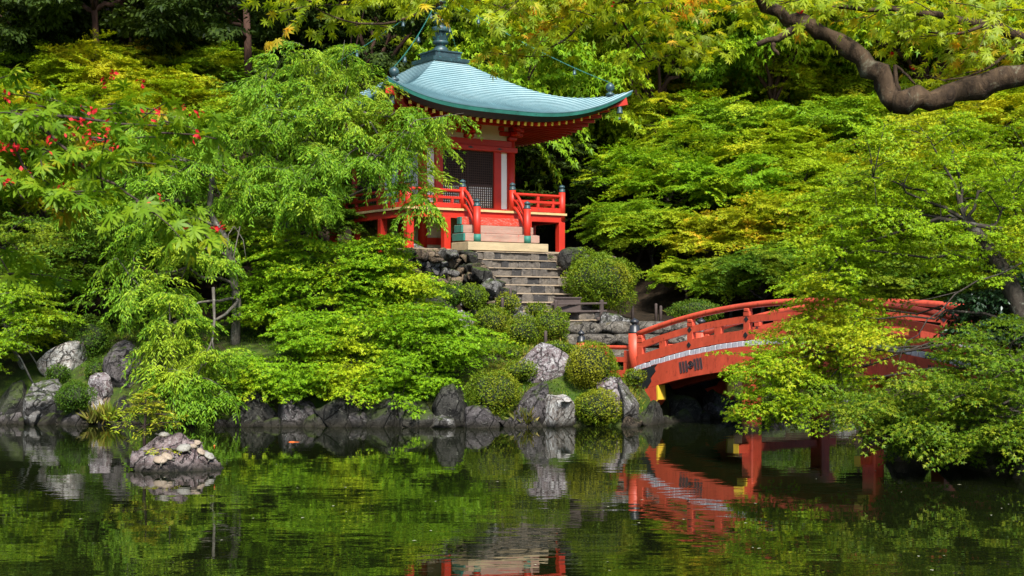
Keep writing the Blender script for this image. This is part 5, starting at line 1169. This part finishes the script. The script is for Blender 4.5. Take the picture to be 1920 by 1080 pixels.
# ------------------------------------------------------------------ trees of the hillside
G = "maples covering the hillside"
HT = [  # u, v, R, Ymin, material, prototype, label
 (960, 150, 2.3, 53, 'maple_y', 0, "yellow green maple just right of the temple finial"),
 (1085, 165, 2.4, 53, 'maple_y', 1, "yellow maple behind the right slope of the temple roof"),
 (1215, 135, 2.5, 54, 'maple_o', 2, "orange tinged maple right of the roof corner, high on the hill"),
 (1340, 150, 2.6, 54, 'maple_o', 3, "orange tinged maple below the end of the thick limb"),
 (1330, 50, 2.6, 62, 'maple_d', 4, "dark green tree above the orange tinged maples"),
 (1190, 50, 2.6, 62, 'maple_d', 0, "dark tree behind the hanging leaves at top centre"),
 (1470, 170, 2.6, 53, 'maple_y', 1, "yellow green maple left of the thick limb's bend"),
 (1560, 90, 2.6, 58, 'maple_g', 2, "green maple behind the thick limb"),
 (1700, 110, 2.8, 56, 'maple_o', 3, "pink tinted maple inside the bend of the thick limb"),
 (1860, 70, 3.0, 58, 'maple_g', 4, "green maple in the top right corner behind the limb"),
 (1110, 260, 2.2, 50, 'maple_y', 2, "maple under the right roof corner"),
 (1250, 240, 2.4, 50, 'maple_y', 3, "yellow green maple right of the roof tip"),
 (1390, 255, 2.5, 50, 'maple_g', 0, "branchy green maple in the middle of the right hillside"),
 (1540, 250, 2.5, 50, 'maple_g', 4, "green maple below the thick limb's bend"),
 (1690, 260, 2.6, 49, 'maple_y', 1, "yellow maple right below the thick limb"),
 (1840, 240, 2.8, 49, 'maple_y', 0, "yellow maple beneath the limb at the right edge"),
 (1180, 330, 1.9, 47, 'maple_f', 3, "lime maple to the right of the temple's red columns"),
 (1260, 345, 2.0, 46.5, 'maple_f', 1, "brightest lime maple in the middle of the right slope"),
 (1390, 360, 2.2, 46.5, 'maple_f', 2, "lime maple above the bridge crown"),
 (1530, 350, 2.2, 46.5, 'maple_y', 4, "yellow maple with a pale upright stem above the bridge"),
 (1060, 350, 2.2, 51, 'ever', 5, "dark tree in deep shade beside the temple columns"),
 (1185, 425, 1.7, 46.0, 'maple_g', 0, "green maple overhanging the veranda's right corner"),
 (1230, 440, 1.7, 45.5, 'maple_g', 2, "green maple behind the large round bush"),
 (1370, 450, 1.9, 44.5, 'maple_o', 3, "orange tipped maple above the bridge's left half"),
 (1480, 430, 2.0, 44, 'maple_o', 1, "orange and yellow maple above the middle of the bridge"),
 (1290, 520, 1.2, 44, 'maple_g', 4, "low green maple spray above the bridge railing's rise"),
 (1370, 540, 1.1, 43.2, 'maple_g', 0, "low bright maple above the bridge railing's crown"),
 (1620, 400, 2.0, 43, 'maple_y', 2, "yellow green maple behind the leaning bridge maple"),
 (1760, 350, 2.6, 43, 'maple_y', 3, "broad maple at the right behind the leaning bridge maple"),
 (1900, 400, 2.8, 42, 'maple_g', 1, "green maple at the right edge behind the bridge"),
 (1650, 550, 1.8, 43, 'maple_d', 0, "shaded maple behind the right half of the bridge railing"),
 (1800, 520, 2.2, 42, 'maple_d', 4, "shaded maple behind the dark evergreen at the bridge end"),
 (880, 90, 2.0, 60, 'camellia', 6, "glossy dark evergreen behind the temple finial"),
 (760, 100, 2.2, 60, 'camellia', 5, "glossy dark evergreen left of the temple finial"),
 (690, 190, 2.2, 55, 'maple_y', 1, "yellow green maple behind the roof's left corner"),
 (20, 60, 2.4, 56, 'maple_d', 0, "shaded maple at the very top left corner"),
 (140, 70, 2.2, 56, 'maple_d', 1, "shaded maple left of the twin dark trunks at the top"),
 (345, 85, 2.2, 57, 'maple_d', 2, "shaded maple between the twin trunks and the reddish cedar"),
 (540, 50, 2.4, 58, 'maple_d', 3, "dark maple right of the reddish cedar trunk"),
 (620, 60, 2.2, 58, 'ever', 5, "dark evergreen above the tall weeping tree's top"),
 (1290, 300, 2.2, 48.5, 'maple_g', 2, "green maple between the brightest lime maple and the roof tip"),
 (1440, 300, 2.2, 48, 'maple_y', 3, "yellow maple in the middle of the right slope"),
 (1420, 520, 1.6, 43.5, 'maple_d', 1, "shaded maple just behind the bridge railing's crown"),
 (1540, 500, 1.8, 43.5, 'maple_g', 3, "green maple between the orange maples and the bridge"),
 (1560, 420, 2.2, 44, 'maple_y', 0, "yellow green maple right of the orange maples"),
 (930, 100, 2.2, 55, 'maple_y', 3, "yellow green maple showing right beside the finial's chains"),
 (1040, 105, 2.3, 55.5, 'maple_y', 4, "light maple between the finial and the hanging top leaves"),
 (1150, 100, 2.3, 56, 'maple_o', 0, "yellow and orange maple just under the hanging top leaves"),
 (1270, 95, 2.3, 56, 'maple_y', 2, "yellow maple under the hanging top leaves, farther right"),
 (1400, 110, 2.3, 56, 'maple_g', 1, "green maple under the short side stub of the thick limb"),
 (1600, 170, 2.4, 54, 'maple_y', 3, "yellow maple framed by the bend of the thick limb"),
 (1780, 60, 2.6, 58, 'maple_g', 0, "light green maple behind the upper thin branch at right"),
 (-110, 170, 2.6, 49, 'maple_g', 0, "green maple cut by the left edge of the photo, high on the slope"),
 (-140, 320, 2.6, 45, 'maple_y', 1, "yellow green maple just outside the left edge"),
 (-200, 470, 2.6, 42, 'maple_d', 2, "shaded maple just outside the left edge above the pond"),
 (-330, 250, 2.8, 46, 'maple_g', 3, "green maple beyond the left edge of the photo"),
 (70, 110, 2.4, 52, 'maple_g', 3, "green maple in the upper left corner"),
 (180, 150, 2.4, 50, 'maple_y', 0, "yellow green maple left of the twin dark trunks"),
 (60, 230, 2.4, 48, 'maple_y', 1, "yellow green maple behind the red seeded branch"),
 (200, 230, 2.3, 47.5, 'maple_y', 2, "low wide yellow maple in the middle of the left slope"),
 (330, 190, 2.2, 48.5, 'maple_y', 4, "yellow maple behind the weeping tree's crown"),
 (420, 140, 2.0, 51, 'maple_g', 3, "leafy green tree left of the tall weeping tree's top"),
 (480, 250, 2.2, 48, 'maple_g', 0, "green maple seen between the two weeping trees"),
 (290, 330, 2.4, 45, 'maple_g', 1, "green maple hidden behind the left weeping tree"),
 (80, 360, 2.4, 44, 'maple_g', 2, "green maple below the red seeded branch"),
 (300, 130, 2.0, 53, 'maple_o', 3, "reddish young tree right of the twin dark trunks"),
 (560, 400, 2.2, 46, 'maple_d', 4, "shaded maple behind the temple's left veranda"),
 (420, 470, 2.0, 43, 'maple_d', 2, "shaded maple behind the weeping tree trunk"),
 (200, 480, 2.2, 42.5, 'maple_d', 3, "shaded maple over the left bank hollow"),
 (620, 240, 2.2, 52, 'maple_g', 2, "green maple behind the tall weeping tree"),
]
for (u, v, R, Ym, mt, pi, lab) in HT:
    ev = pi >= 5; put_tree("evergreen_tree" if ev else "maple_tree", u, v, R, Ym, mt, pi, lab, "evergreen tree" if ev else "maple tree", None if ev else G, ever=ev, flat=.8 if not ev else 1.1)
# dark forest along the ridge
r = np.random.RandomState(99); k = 0
FG = "dark trees of the forest behind the garden"
for (u, v, R, Y) in [(x+r.uniform(-30, 30), y+r.uniform(-20, 20), 3.2+r.rand(), Y_) for Y_, y, x0, n in ((57, 60, -40, 9), (64, 60, 20, 10), (72, 20, -100, 10), (82, -20, -60, 9)) for x in np.linspace(x0, 2000, n)]:
    k += 1; c = at(u, v, Y); tm, cm = EPROTO[k % 2] if u < 900 else PROTO[k % 5]; s = R/2.6; z = H(c[0], Y); root = empty("forest_tree", (c[0], Y, z-.3), r.rand()*TAU); root.scale = (s, s, s*1.5)
    for nm, me, mt in (("trunk", tm, M['bark_cedar']), ("crown", cm, M['ever'] if u < 900 else M['maple_g'])):
        o = bpy.data.objects.new(nm, me); link(o, root); o.material_slots[0].link = 'OBJECT'; o.material_slots[0].material = mt
    tag(root, "dark tree standing in the forest on the ridge along the top of the photo", "tree", FG)
# tall cedar trunks
for i, (u, vb, rad, Y, lab) in enumerate(((442, 110, .20, 62, "straight reddish cedar trunk at the top left centre"), (250, 130, .17, 60, "right one of the twin dark cedar trunks at upper left"), (232, 130, .18, 61, "left one of the twin dark cedar trunks at upper left"))):
    c = at(u, vb, Y); z = H(c[0], Y)-.5; root = empty("cedar_tree", (c[0], Y, z)); Hh = 26-z+14
    b = MB(); zz = np.linspace(0, Hh, 9); rr = np.random.RandomState(i); b.tube(np.c_[rr.normal(size=9)*.04, rr.normal(size=9)*.04, zz], np.linspace(rad*1.15, rad*.5, 9), 12); b.build("trunk", M['bark_cedar'], root, True)
    r = np.random.RandomState(300+i); fol = Fol()
    for j in range(70):
        P, D, U, S, tw = LIB_EVER[r.randint(6)]; zc = Hh*(.62+.38*r.rand()); a = r.rand()*TAU; Rm = rotm(a, -.25, r.normal()*.2); fol.add(P*(1.6*(1.15-zc/Hh)+.6)@Rm.T+np.array([0, 0, zc]), D@Rm.T, U@Rm.T, S*1.3)
    link(bpy.data.objects.new("crown", fol.mesh("crown", 'oval', M['ever'])), root); tag(root, lab, "cedar tree")
